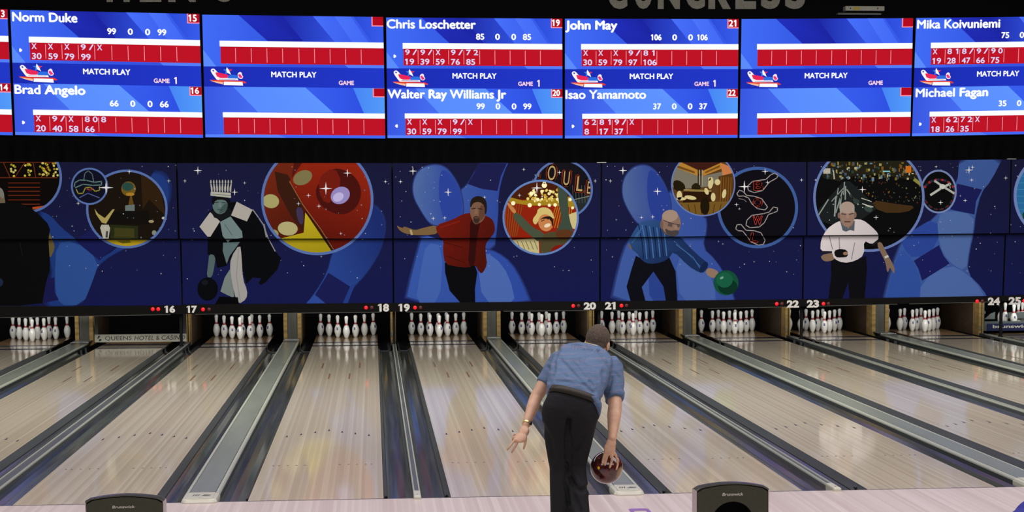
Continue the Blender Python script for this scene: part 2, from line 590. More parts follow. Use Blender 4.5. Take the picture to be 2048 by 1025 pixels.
# ------------------------------------------------------------------ dividers between lanes
for l in list(LANES)[:-1]:
    a, b = gap(l)
    mid, w = (a + b) / 2, (b - a)
    wide = l % 2 == 1
    if wide:
        dv = empty('lane_capping', (mid, 0, 0), f'wide pale grey-green capping between the gutters of lanes {WORD[l]} and {WORD[l + 1]}', 'lane divider', 'wide lane dividers')
        h = w / 2 - 0.001
        T = 0.03
        bm = bmesh.new()
        sweep_y(bm, [(-h, -0.1), (-h, T - 0.012), (-h + 0.008, T - 0.003), (h - 0.008, T - 0.003), (h, T - 0.012), (h, -0.1)], 0.28, 17.55, closed=True)
        build('cap_body', bm, CAPSIDE, dv)
        bm = bmesh.new()
        box(bm, -h + 0.036, h - 0.036, 0.28, 17.35, T - 0.003, T + 0.003)
        build('cap_panel', bm, CAPTOP, dv)
        for s in (-1, 1):
            bm = bmesh.new()
            x0, x1 = sorted((s * (h - 0.030), s * (h + 0.0006)))
            sweep_y(bm, [(s * (h - 0.030), T - 0.004), (s * (h - 0.030), T + 0.002), (s * (h - 0.008), T + 0.001), (s * (h + 0.0008), T - 0.010), (s * (h + 0.0008), T - 0.022), (s * (h - 0.004), T - 0.022)], 0.28, 17.4, closed=True)
            build('trim_strip', bm, CAPTRIM, dv)
        # moulded end piece at the foul line
        bm = bmesh.new()
        E_ = []
        nb = 22
        for zz, gro, yo in ((-0.11, -0.02, 0.0), (-0.02, 0.003, 0.0), (T - 0.022, 0.004, 0.0), (T - 0.004, -0.004, 0.012), (T + 0.0, -0.012, 0.02)):
            ring = []
            hh = h + gro
            yb, yf = 0.30, -0.085 + yo
            rr = 0.07
            pts = [(-hh, yb), (-hh, yf + rr)]
            for k in range(7):
                t = math.pi + (math.pi / 2) * k / 6
                pts.append((-hh + rr + rr * math.cos(t), yf + rr + rr * 0.8 * math.sin(t)))
            for k in range(7):
                t = 1.5 * math.pi + (math.pi / 2) * k / 6
                pts.append((hh - rr + rr * math.cos(t), yf + rr + rr * 0.8 * math.sin(t)))
            pts += [(hh, yf + rr), (hh, yb)]
            E_.append([bm.verts.new((x, y, zz)) for x, y in pts])
        for r0, r1 in zip(E_, E_[1:]):
            for i in range(len(r0)):
                j = (i + 1) % len(r0)
                bm.faces.new((r0[i], r0[j], r1[j], r1[i]))
        bm.faces.new(E_[-1]); bm.faces.new(E_[0][::-1])
        ep = build('end_piece', bm, CAPEND, dv)
        bm = bmesh.new()
        box(bm, -h + 0.032, h - 0.032, -0.02, 0.29, T - 0.002, T + 0.006, bevel=0.004)
        build('end_panel', bm, CAPEND, dv)
        # the dark maker's mark: three italic strokes and a swoosh, and one screw
        bm = bmesh.new()
        zt = T + 0.0066
        for k in range(3):
            x = -0.062 + 0.018 * k
            poly(bm, [(x, 0.10, zt), (x + 0.008, 0.10, zt), (x + 0.018, 0.17, zt), (x + 0.008, 0.17, zt)])
        poly(bm, [(-0.008, 0.10, zt), (0.068, 0.10, zt), (0.078, 0.125, zt), (0.03, 0.135, zt)])
        poly(bm, [(0.012, 0.14, zt), (0.082, 0.145, zt), (0.082, 0.153, zt), (0.03, 0.163, zt)])
        poly(bm, [(0.004 * math.cos(t), 0.03 + 0.006 * math.sin(t), zt) for t in [k * math.pi / 4 for k in range(8)]])
        build('emblem', bm, INK, dv)
        bm = bmesh.new()
        box(bm, -h, h, 17.36, 17.9, T - 0.004, T + 0.012, 1, bevel=0.004)
        box(bm, -h + 0.02, h - 0.02, 17.45, 17.75, T + 0.012, T + 0.018, 0)
        build('rear_bracket', bm, [METAL, CAPSIDE], dv)
    else:
        dv = empty('lane_divider', (mid, 0, 0), f'narrow dark divider with two pale rails between lanes {WORD[l]} and {WORD[l + 1]}', 'lane divider', 'narrow lane dividers')
        h = w / 2 - 0.001
        T = 0.022
        bm = bmesh.new()
        sweep_y(bm, [(-h, -0.1), (-h, T - 0.01), (-h + 0.006, T - 0.004), (h - 0.006, T - 0.004), (h, T - 0.01), (h, -0.1)], 0.16, 17.6, closed=True)
        build('divider_body', bm, RAIL, dv)
        for s in (-1, 1):
            bm = bmesh.new()
            sweep_y(bm, [(s * (h - 0.013), T - 0.005), (s * (h - 0.011), T + 0.003), (s * (h - 0.004), T + 0.003), (s * (h + 0.0008), T - 0.006), (s * (h + 0.0008), T - 0.016)], 0.2, 17.3, closed=True)
            build('trim_strip', bm, CAPTRIM, dv)
        bm = bmesh.new()
        box(bm, -h - 0.001, h + 0.001, -0.06, 0.24, -0.11, T + 0.006, bevel=0.013)
        build('end_piece', bm, CAPEND, dv)
        bm = bmesh.new()
        cyl(bm, (0, 0.03, T + 0.005), (0, 0.03, T + 0.008), 0.005, n=10)
        build('screw', bm, INK, dv)

# ------------------------------------------------------------------ kickback partitions beside the pins, posts under the mask seams
KY0, KY1 = 17.15, 19.9
for l in list(LANES)[:-1]:
    a, b = gap(l)
    mid = (a + b) / 2
    if l % 2 == 1:
        kb = empty('kickback', (mid, KY0, 0), f'wooden kickback partition between the pin decks of lanes {WORD[l]} and {WORD[l + 1]}', 'partition', 'kickback partitions')
        for s in (-1, 1):
            bm = bmesh.new()
            x0, x1 = sorted((s * 0.085, s * 0.148))
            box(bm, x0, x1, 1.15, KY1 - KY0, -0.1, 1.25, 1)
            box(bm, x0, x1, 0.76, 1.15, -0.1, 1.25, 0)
            build('side_board', bm, [WOODY, WOODSIDE], kb)
        bm = bmesh.new()
        box(bm, -0.0845, 0.0845, 0.78, 0.9, -0.1, 1.25)
        f = build('front_plate', bm, PLATE, kb)
        f['label'] = 'grey plate between the two boards'
    else:
        kb = empty('kickback', (mid, KY0, 0), f'thin wooden kickback partition between the pin decks of lanes {WORD[l]} and {WORD[l + 1]}', 'partition', 'kickback partitions')
        for x0, x1 in ((-0.044, 0.002), (0.018, 0.040)):
            bm = bmesh.new()
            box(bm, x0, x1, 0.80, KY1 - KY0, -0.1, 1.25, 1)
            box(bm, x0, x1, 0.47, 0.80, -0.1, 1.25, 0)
            build('side_board', bm, [WOODY, WOODSIDE], kb)
        bm = bmesh.new()
        box(bm, -0.030, -0.012, 0.455, 0.4699, 0.07, 0.15, bevel=0.004)
        build('latch', bm, METAL, kb)
        ps = bmesh.new()
        box(ps, -0.022, 0.022, -0.02, 0.03, 0.021, 2.93)
        box(ps, -0.035, 0.035, -0.035, 0.045, 0.0195, 0.036)
        p_ = build('support_post', ps, BLACK, loc=(mid, 16.55, 0))
        tag(p_, f'thin black post holding up the mask seam between lanes {WORD[l]} and {WORD[l + 1]}', 'post', 'mask support posts')

# ------------------------------------------------------------------ pins
IN = 0.0254
PINPROF = [(0, 1.0), (.06, 1.05), (.75, 1.414), (2.25, 1.953), (3.375, 2.255), (4.5, 2.383), (5.875, 2.28), (7.25, 1.85), (7.9, 1.52), (8.6, 1.245),
           (9.0, 1.11), (9.375, .985), (9.7, .925), (10, .90), (10.875, .935), (11.75, 1.047), (12.625, 1.203), (13.5, 1.273), (14.1, 1.2), (14.5, 1.02), (14.8, .7), (14.95, .35), (15, 0)]


def pin_mesh(logo):
    bm = bmesh.new()
    n = 24
    rings = []
    # finer rings by linear steps
    pr = []
    for (z0, r0), (z1, r1) in zip(PINPROF, PINPROF[1:]):
        k = 3 if z1 - z0 > .6 else 1
        for i in range(k):
            t = i / k
            pr.append((z0 + (z1 - z0) * t, r0 + (r1 - r0) * t))
    for z, r in pr:
        rings.append([bm.verts.new((r * IN * math.cos(2 * math.pi * i / n), r * IN * math.sin(2 * math.pi * i / n), z * IN)) for i in range(n)])
    top = bm.verts.new((0, 0, 15 * IN))
    for k, (a, b) in enumerate(zip(rings, rings[1:])):
        zm = (pr[k][0] + pr[k + 1][0]) / 2
        for i in range(n):
            f = bm.faces.new((a[i], a[(i + 1) % n], b[(i + 1) % n], b[i]))
            ang = (i + .5) * 360 / n
            if 8.6 <= zm <= 9.7 or (9.7 < zm < 10.3 and i % 3 == 0):
                f.material_index = 1
            elif logo and 5.0 < zm < 6.6 and 255 < ang < 290:
                if (zm < 5.9 and ang > 262) or (zm >= 5.9 and ang < 285):
                    f.material_index = 2
    for i in range(n):
        bm.faces.new((rings[-1][i], rings[-1][(i + 1) % n], top))
    bm.faces.new(rings[0][::-1])
    bmesh.ops.recalc_face_normals(bm, faces=bm.faces)
    me = bpy.data.meshes.new('bowling_pin')
    bm.to_mesh(me)
    bm.free()
    for m in (PINW, PINR, PINB):
        me.materials.append(m)
    for p in me.polygons:
        p.use_smooth = True
    return me


PIN_ME = pin_mesh(True)
PINPOS = {1: (0, 0), 2: (-6, 1), 3: (6, 1), 4: (-12, 2), 5: (0, 2), 6: (12, 2), 7: (-18, 3), 8: (-6, 3), 9: (6, 3), 10: (18, 3)}
PINWORD = {1: 'single front pin', 2: 'left pin of second row', 3: 'right pin of second row', 4: 'left pin of third row', 5: 'middle pin of third row',
           6: 'right pin of third row', 7: 'far left pin of back row', 8: 'second pin from left in back row', 9: 'third pin from left in back row',
           10: 'far right pin of back row'}
rp = random.Random(3)
HIDDEN = {18: (5, 8, 9), 17: (8,), }
for l in LANES:
    if l in (16, 25):
        continue
    for k, (a, b) in PINPOS.items():
        if k in HIDDEN.get(l, ()):
            continue
        p = link('bowling_pin', PIN_ME)
        p.location = (lane_x(l) + a * IN, HEAD + b * 10.392 * IN, 0.0005)
        p.rotation_euler = (0, 0, rp.uniform(0, 6.28) if rp.random() < .55 else rp.uniform(-.7, .7))
        tag(p, f'white pin with red neck band on lane {WORD[l]}, {PINWORD[k]}', 'bowling pin', f'pins racked on lane {l}')

# ------------------------------------------------------------------ lane 16: lowered sweep board and pinsetter edge
YS = 17.12
cx = lane_x(16)
sw = empty('sweep', (cx, YS, 0), 'white sweep board with black hotel and casino lettering lowered in front of lane sixteen', 'sweep board')
A_, B_ = at(189, 667, YS), at(363, 681, YS)
zb0, zb1 = 0.055, 0.183
bm = bmesh.new()
xa, xb = A_.x - cx, at(373, 675, YS).x - cx
box(bm, xa, xb, 0.0, 0.03, zb0, zb1, bevel=0.004)
build('board', bm, WHITEB, sw)
X_ = lambda px: at(px, 674, YS).x - cx
text_obj('lettering', 'QUEENS', X_(210), X_(263), zb0 + .022, zb1 - .03, -0.0005, INK, sw, bold=0.0, depth=0.002)
text_obj('lettering', 'HOTEL', X_(268.5), X_(308), zb0 + .028, zb1 - .028, -0.0005, INK, sw, bold=0.0, depth=0.002, shear=.2)
text_obj('lettering', '&', X_(312), X_(319), zb0 + .03, zb1 - .03, -0.0005, INK, sw, bold=0.0, depth=0.002)
text_obj('lettering', 'CASINO', X_(323), X_(370), zb0 + .03, zb1 - .025, -0.0005, INK, sw, bold=0.0, depth=0.002, shear=.15)
bm = bmesh.new()
x0 = X_(194)
for dx, dz, w_ in ((0.012, .092, .028), (.004, .07, .014), (.028, .036, .034)):
    poly(bm, [(x0 + dx, -0.001, zb0 + dz - .02), (x0 + dx + w_, -0.001, zb0 + dz - .012), (x0 + dx + w_ + .012, -0.001, zb0 + dz + .012), (x0 + dx + .01, -0.001, zb0 + dz + .018)])
build('emblem', bm, INK, sw)
for px in (192.5, 369.5):
    bm = bmesh.new()
    xx = X_(px)
    box(bm, xx - .026, xx + .026, 0.031, 0.07, 0.06, 1.0, bevel=0.004)
    build('sweep_arm', bm, GREYP, sw)
# curved front rail of the pinsetter showing under the mask
bm = bmesh.new()
pv = None
for i in range(25):
    t = -1 + 2 * i / 24
    x = at(282, 632, 17.5).x + t * 0.78
    z = 0.545 + 0.045 * t * t
    q = [bm.verts.new((x, 17.5, z - .035)), bm.verts.new((x, 17.5, z)), bm.verts.new((x, 17.56, z)), bm.verts.new((x, 17.56, z - .035))]
    if pv:
        for j in range(4):
            f = bm.faces.new((pv[j], pv[(j + 1) % 4], q[(j + 1) % 4], q[j]))
            f.material_index = 1 if abs(t) < .28 and j == 0 else 0
    else:
        bm.faces.new(q[::-1])
    pv = q
bm.faces.new(pv)
for v in bm.verts:
    v.co -= Vector((lane_x(16), YS, 0))
build('pinsetter_rail', bm, [GREYP, METAL], sw)

# ------------------------------------------------------------------ lane 25: lowered pinsetter with pins inside and a blue sign
YP = 17.62
ps = empty('pinsetter', (lane_x(25), YP, 0), 'grey pinsetter lowered onto lane twenty-five behind a blue sign with cream lettering', 'pinsetter')
cx = lane_x(25)
XX = lambda px: at(px, 650, YP).x - cx
ZZ = lambda py: at(2020, py, YP).z
bm = bmesh.new()
box(bm, XX(1975), XX(2175), 0.0, 0.03, ZZ(662), ZZ(647.5), bevel=.003)
s_ = build('sign_board', bm, SIGNB, ps)
text_obj('lettering', 'brunswickbowling.com', XX(1985.5), XX(2160), ZZ(658.5), ZZ(650), -0.0005, SIGNT, ps, bold=0.02, depth=0.002)
bm = bmesh.new()
box(bm, XX(1967), XX(2180), 0.035, 0.10, ZZ(648), ZZ(643.5))
ZT = at(2028, 611, YP + .18).z - .381 + .025
box(bm, XX(1968), XX(2180), 0.101, 0.98, ZT - .02, ZT - .0005)
box(bm, XX(1966), XX(1976), 0.031, 0.2, ZZ(662), ZZ(648.2))
box(bm, XX(1966), XX(1970), 0.04, 0.12, ZZ(643.4), ZZ(600))
build('deck_frame', bm, GREYP, ps)
bm = bmesh.new()
poly(bm, [(XX(1982), 0.36, ZZ(641)), (XX(2003), 0.36, ZZ(641)), (XX(2003), 0.36, ZZ(627)), (XX(1994), 0.36, ZZ(630))])
poly(bm, [(XX(1970), 0.4, ZZ(633)), (XX(1985), 0.4, ZZ(630)), (XX(1985), 0.4, ZZ(625)), (XX(1970), 0.4, ZZ(625.5))])
poly(bm, [(XX(2036), 0.5, ZZ(641)), (XX(2100), 0.5, ZZ(641)), (XX(2100), 0.5, ZZ(627)), (XX(2036), 0.5, ZZ(629))])
r = bmesh.ops.extrude_face_region(bm, geom=bm.faces[:])
for v in r['geom']:
    if isinstance(v, bmesh.types.BMVert):
        v.co.y += .03
build('spotting_cup_bracket', bm, GREYP, ps)
for px, ytop, Y, what in ((2028, 611, YP + .18, 'nearest and largest'), (2037, 611, YP + .62, 'small one to the right of the nearest'), (2045, 611, YP + .72, 'rightmost'),
                          (2001.5, 611, YP + .5, 'just left of the black post'), (2010.5, 611, YP + .64, 'just right of the black post')):
    q = link('bowling_pin', PIN_ME)
    b = at(px, ytop, Y)
    q.location = (b.x, Y, ZT)
    tag(q, f'white pin inside the pinsetter on lane twenty-five, {what}', 'bowling pin', 'pins held in the lane 25 pinsetter')


# ------------------------------------------------------------------ flat printed / lit colour sheets
def clip_half(pts, inside, cross):
    out = []
    n = len(pts)
    for i in range(n):
        a, b = pts[i], pts[(i + 1) % n]
        ia, ib = inside(a), inside(b)
        if ia:
            out.append(a)
        if ia != ib:
            out.append(cross(a, b))
    return out


def clip_line(pts, f):
    """keep the part of pts where f(p) >= 0, f linear"""
    def cr(a, b):
        fa, fb = f(a), f(b)
        t = fa / (fa - fb)
        return (a[0] + (b[0] - a[0]) * t, a[1] + (b[1] - a[1]) * t)
    return clip_half(pts, lambda p: f(p) >= 0, cr)


def clip_convex(pts, conv):
    ar = sum(conv[i][0] * conv[(i + 1) % len(conv)][1] - conv[(i + 1) % len(conv)][0] * conv[i][1] for i in range(len(conv)))
    sg = 1 if ar > 0 else -1
    for i in range(len(conv)):
        a, b = conv[i], conv[(i + 1) % len(conv)]
        pts = clip_line(pts, lambda p, a=a, b=b: sg * ((b[0] - a[0]) * (p[1] - a[1]) - (b[1] - a[1]) * (p[0] - a[0])))
        if len(pts) < 3:
            return []
    return pts


def pieces(pts):
    """convex pieces of an outline, so that cutting it leaves no bridges"""
    n = len(pts)
    sg = 0
    conv = True
    for i in range(n):
        a, b, c = pts[i], pts[(i + 1) % n], pts[(i + 2) % n]
        z = (b[0] - a[0]) * (c[1] - b[1]) - (b[1] - a[1]) * (c[0] - b[0])
        if abs(z) > 1e-9:
            if sg and (z > 0) != (sg > 0):
                conv = False
                break
            sg = z
    if conv:
        return [pts]
    return [[pts[i] for i in t] for t in tessellate_polygon([[Vector((x, y, 0)) for x, y in pts]])]


def circ(cx, cy, rx, ry=None, n=40, rot=0, a0=0, a1=360):
    ry = rx if ry is None else ry
    c, s = math.cos(math.radians(rot)), math.sin(math.radians(rot))
    out = []
    for i in range(n):
        t = math.radians(a0 + (a1 - a0) * i / (n if a1 - a0 >= 360 else n - 1))
        x, y = rx * math.cos(t), ry * math.sin(t)
        out.append((cx + x * c - y * s, cy + x * s + y * c))
    return out


def stroke(pts, w, closed=False):
    """a polyline as a list of quads"""
    out = []
    n = len(pts)
    for i in range(n if closed else n - 1):
        a, b = pts[i], pts[(i + 1) % n]
        dx, dy = b[0] - a[0], b[1] - a[1]
        d = math.hypot(dx, dy) or 1
        nx, ny = -dy / d * w / 2, dx / d * w / 2
        ex, ey = dx / d * w * .25, dy / d * w * .25
        out.append([(a[0] + nx - ex, a[1] + ny - ey), (b[0] + nx + ex, b[1] + ny + ey), (b[0] - nx + ex, b[1] - ny + ey), (a[0] - nx - ex, a[1] - ny - ey)])
    return out


def smooth_poly(pts, it=2):
    """round the corners of an outline"""
    for _ in range(it):
        q = []
        for i in range(len(pts)):
            a, b = pts[i], pts[(i + 1) % len(pts)]
            q.append((a[0] * .75 + b[0] * .25, a[1] * .75 + b[1] * .25))
            q.append((a[0] * .25 + b[0] * .75, a[1] * .25 + b[1] * .75))
        pts = q
    return pts


class Art:
    """coloured flat shapes in picture coordinates, kept in painting order"""

    def __init__(self, gain):
        self.items = []
        self.gain = gain
        self.clip = None
        self.aspect = 1.0 if gain != 1.0 else 0.64

    def add(self, col, pts, sm=0):
        if sm:
            pts = smooth_poly(pts, sm)
        for q in (pieces(pts) if self.clip else [pts]):
            if self.clip:
                q = clip_convex(q, self.clip)
            if len(q) >= 3:
                self.items.append((col, q))

    def ell(self, col, cx, cy, rx, ry=None, rot=0, n=28):
        self.add(col, circ(cx, cy, rx, ry, n, rot))

    def line(self, col, pts, w, closed=False):
        for q in stroke(pts, w, closed):
            self.add(col, q)

    def ring(self, col, cx, cy, rx, ry, w, n=56):
        p = circ(cx, cy, rx, ry, n)
        q = circ(cx, cy, rx - w, ry - w, n)
        for i in range(n):
            j = (i + 1) % n
            self.add(col, [p[i], p[j], q[j], q[i]])

    def star(self, x, y, r, col=(215, 215, 225)):
        p = []
        for i in range(8):
            t = math.pi / 4 * i
            rr = r if i % 2 == 0 else r * .16
            p.append((x + rr * math.cos(t), y + rr * math.sin(t)))
        self.add(col, p)

    def text(self, col, s, x0, x1, y0, y1, bold=.03, rot=0):
        vs_, fs = fit_text(s, x0, x1, y0, y1, 0.0)
        cx, cy = (x0 + x1) / 2, (y0 + y1) / 2
        c, sn = math.cos(math.radians(rot)), math.sin(math.radians(rot))
        vs_ = [(cx + (x - cx) * c - (y - cy) * sn, cy + (x - cx) * sn + (y - cy) * c) for x, y in vs_]
        k, asp = abs(y1 - y0), self.aspect
        b = max(0, bold) * k
        for dx, dy in (((0, 0),) if bold <= .01 else ((-b * asp, 0), (b * asp, 0), (0, -b * .8), (0, b * .8))):
            for f in fs:
                self.add(col, [(vs_[i][0] + dx, vs_[i][1] + dy) for i in f])

    def mesh(self, name, mapper, m, parent, keep=None, step=.0003):
        """mapper(x, y, lift) gives the 3-D point; keep(pts) may cut a shape"""
        bm = bmesh.new()
        lay = bm.loops.layers.color.new('Col') if False else bm.loops.layers.float_color.new('Col')
        lift = 0.0
        level = []
        last = None
        todo = [(col, q) for col, pts in self.items for q in (pieces(pts) if keep else [pts])]
        for col, pts in todo:
            if keep:
                pts = keep(pts)
            if len(pts) < 3:
                continue
            bb_ = (min(p[0] for p in pts), max(p[0] for p in pts), min(p[1] for p in pts), max(p[1] for p in pts))
            if last is None or any(c_ is not col and bb_[0] < q_[1] and bb_[1] > q_[0] and bb_[2] < q_[3] and bb_[3] > q_[2] for c_, q_ in level):
                lift += step
                level = []
                last = col
            level.append((col, bb_))
            clean = [pts[0]]
            for p in pts[1:]:
                if abs(p[0] - clean[-1][0]) + abs(p[1] - clean[-1][1]) > 1e-6:
                    clean.append(p)
            if len(clean) < 3:
                continue
            f = bm.faces.new([bm.verts.new(mapper(x, y, lift)) for x, y in clean])
            for lp, (x, y) in zip(f.loops, clean):
                c = col(x, y) if callable(col) else col
                lp[lay] = tuple(s2l(max(0, v)) * self.gain for v in c[:3]) + (1.0,)
        return build(name, bm, m, parent, smooth='keep')

# ------------------------------------------------------------------ score screens on the back wall
YSC = 22.2
SCR_PX = [((-372, 8, -357, 263), (18, 19.3, 27.7, 270.5)), ((18, 19.3, 27.7, 270.5), (401, 28.6, 409, 275.5)), ((401, 28.6, 409, 275.5), (769.5, 35, 772.5, 276.5)),
          ((769.5, 35, 772.5, 276.5), (1127, 37.6, 1127.5, 277)), ((1127, 37.6, 1127.5, 277), (1480, 38.2, 1477, 276)), ((1480, 38.2, 1477, 276), (1829, 36.4, 1822, 272.5)),
          ((1829, 36.4, 1822, 272.5), (2172, 32, 2160, 267))]
WHT, RED, LIL, PNK = (252, 254, 255), (190, 20, 38), (222, 216, 255), (255, 170, 180)


def flat(c):
    return c


def bg_art():
    a = Art(1.0)
    g = lambda c0, c1, v0, v1: (lambda x, y: tuple(c0[i] + (c1[i] - c0[i]) * min(1, max(0, (y - v0) / (v1 - v0))) for i in range(3)))
    gx = lambda c0, c1, u0, u1: (lambda x, y: tuple(c0[i] + (c1[i] - c0[i]) * min(1, max(0, (x - u0) / (u1 - u0))) for i in range(3)))
    a.add(gx((66, 108, 246), (48, 82, 222), 0, .3), [(0, 0), (.5, 0), (.5, .43), (0, .43)])
    a.add(gx((34, 48, 190), (28, 36, 160), .2, .45), [(.2, 0), (.45, 0), (.58, .24), (.38, .24)])
    a.add(gx((28, 36, 160), (50, 82, 222), .42, .72), [(.44, 0), (.62, 0), (.755, .24), (.57, .24)])
    a.add(gx((72, 112, 250), (54, 88, 232), .62, .9), [(.61, 0), (.84, 0), (.955, .24), (.745, .24)])
    a.add(gx((76, 118, 252), (66, 104, 244), .72, .88), [(.73, 0), (.82, 0), (.93, .24), (.84, .24)])
    a.add(gx((44, 74, 216), (56, 92, 236), .83, 1), [(.835, 0), (1, 0), (1, .24), (.95, .24)])
    a.add((52, 84, 224), [(.37, .23), (1, .23), (1, .43), (.37, .43)])
    a.add((92, 140, 252), [(0, .285), (.075, .43), (0, .43)])
    a.add((84, 126, 250), [(.78, .395), (1, .395), (1, .42), (.8, .42)])
    # middle band
    a.add(gx((28, 44, 178), (34, 56, 200), 0, 1), [(0, .42), (1, .42), (1, .585), (0, .585)])
    # lower half
    a.add(gx((58, 88, 226), (74, 116, 246), 0, .3), [(0, .585), (.4, .585), (.4, 1), (0, 1)])
    a.add(gx((88, 138, 255), (96, 150, 255), .2, .6), [(.16, .585), (.6, .585), (.74, .8), (.3, .8)])
    a.add((72, 112, 246), [(.3, .79), (1, .79), (1, 1), (.3, 1)])
    a.add(gx((58, 96, 240), (46, 80, 226), .55, .9), [(.56, .585), (.86, .585), (.9, .8), (.72, .8)])
    a.add(gx((70, 132, 244), (84, 156, 250), .82, 1), [(.825, .585), (1, .585), (1, .8), (.885, .8)])
    a.add((88, 130, 255), [(0, .976), (.4, .976), (.45, 1), (0, 1)])
    a.add((66, 104, 246), [(.4, .976), (1, .976), (1, 1), (.45, 1)])
    return a


def table_art(v0, v1, v2, rolls, totals):
    a = Art(1.0)
    u0 = .0915 if v0 < .5 else .099
    du = .0865
    a.add(WHT, [(u0, v0), (1, v0), (1, v1), (u0, v1)])
    a.add(RED, [(u0 + .004, v1), (1, v1), (1, v2), (u0 + .004, v2)])
    for i in range(1, 10):
        x = u0 + du * i + .004 * (i > 4)
        a.add(PNK, [(x - .0014, v1 + .012), (x + .0014, v1 + .012), (x + .0014, v2 - .012), (x - .0014, v2 - .012)])
    h = v2 - v1
    ya, yb = v1 + h * .36, v1 + h * .05
    yc, yd = v1 + h * .94, v1 + h * .60
    for i, r in enumerate(rolls):
        x = u0 + du * i
        for k, ch in enumerate(r):
            xx = x + .014 + .042 * k
            if ch == '1':
                a.text(LIL, ch, xx + .008, xx + .02, ya, yb, .035)
            else:
                a.text(LIL, ch, xx, xx + .025, ya, yb, .035)
    for i, r in enumerate(totals):
        x = u0 + du * i + .014
        a.text(LIL, r, x, x + .0245 * len(r), yc, yd, .035)
    return a


def logo_art():
    """tilted bowling pin lying behind a ball, a red and blue star above, a pale ribbon under it"""
    a = Art(1.0)
    L = lambda x, y: (.03 + (x - 230) / (742 - 230) * .205, .425 + (y - 35) / (290 - 35) * .152)
    P = lambda *p: [L(*q) for q in p]
    a.add((255, 245, 240), smooth_poly(P((250, 70), (290, 52), (325, 80), (345, 110), (430, 140), (500, 150), (500, 200), (340, 220), (310, 180), (258, 110)), 2))
    a.add((235, 40, 90), smooth_poly(P((310, 105), (350, 110), (500, 140), (510, 185), (345, 185)), 1))
    a.add((40, 80, 200), P((268, 80), (290, 72), (302, 90), (285, 98)))
    a.add((45, 110, 225), smooth_poly(P((490, 140), (630, 140), (640, 200), (480, 200)), 1))
    a.add((255, 235, 235), smooth_poly(P((615, 130), (650, 95), (680, 110), (680, 140), (700, 165), (680, 195), (635, 190)), 2))
    a.add((230, 60, 130), P((625, 140), (650, 125), (675, 150), (690, 175), (650, 185)))
    st = [(475, 35), (495, 65), (548, 68), (512, 95), (530, 138), (490, 115), (450, 130), (458, 92), (422, 68), (462, 66)]
    a.add((60, 130, 235), P(*st))
    a.add((255, 250, 250), P((475, 35), (495, 65), (512, 95), (530, 138), (475, 108), (466, 66)))
    a.add((235, 60, 80), P((495, 65), (548, 68), (512, 95)))
    a.add((250, 248, 250), P((345, 188), (620, 190), (630, 212), (340, 214)))
    a.add((90, 70, 150), P((360, 196), (600, 198), (600, 203), (360, 202)))
    a.add((230, 60, 40), P((232, 210), (700, 222), (742, 245), (735, 254), (420, 252), (300, 240)))
    a.add((255, 190, 150), P((240, 222), (420, 240), (415, 272), (330, 252)))
    a.add((252, 252, 255), P((430, 234), (685, 236), (692, 286), (425, 280)))
    return a


def tag_art(v0, v1, s):
    a = Art(1.0)
    a.add((255, 150, 170), [(.935, v0), (1, v0), (1, v1), (.935, v1)])
    a.add((180, 12, 30), [(.941, v0), (1, v0), (1, v1 - .008), (.941, v1 - .008)])
    if s:
        a.text(WHT, s, .944, .985, v1 - .017, v0 + .008, .05)
    return a


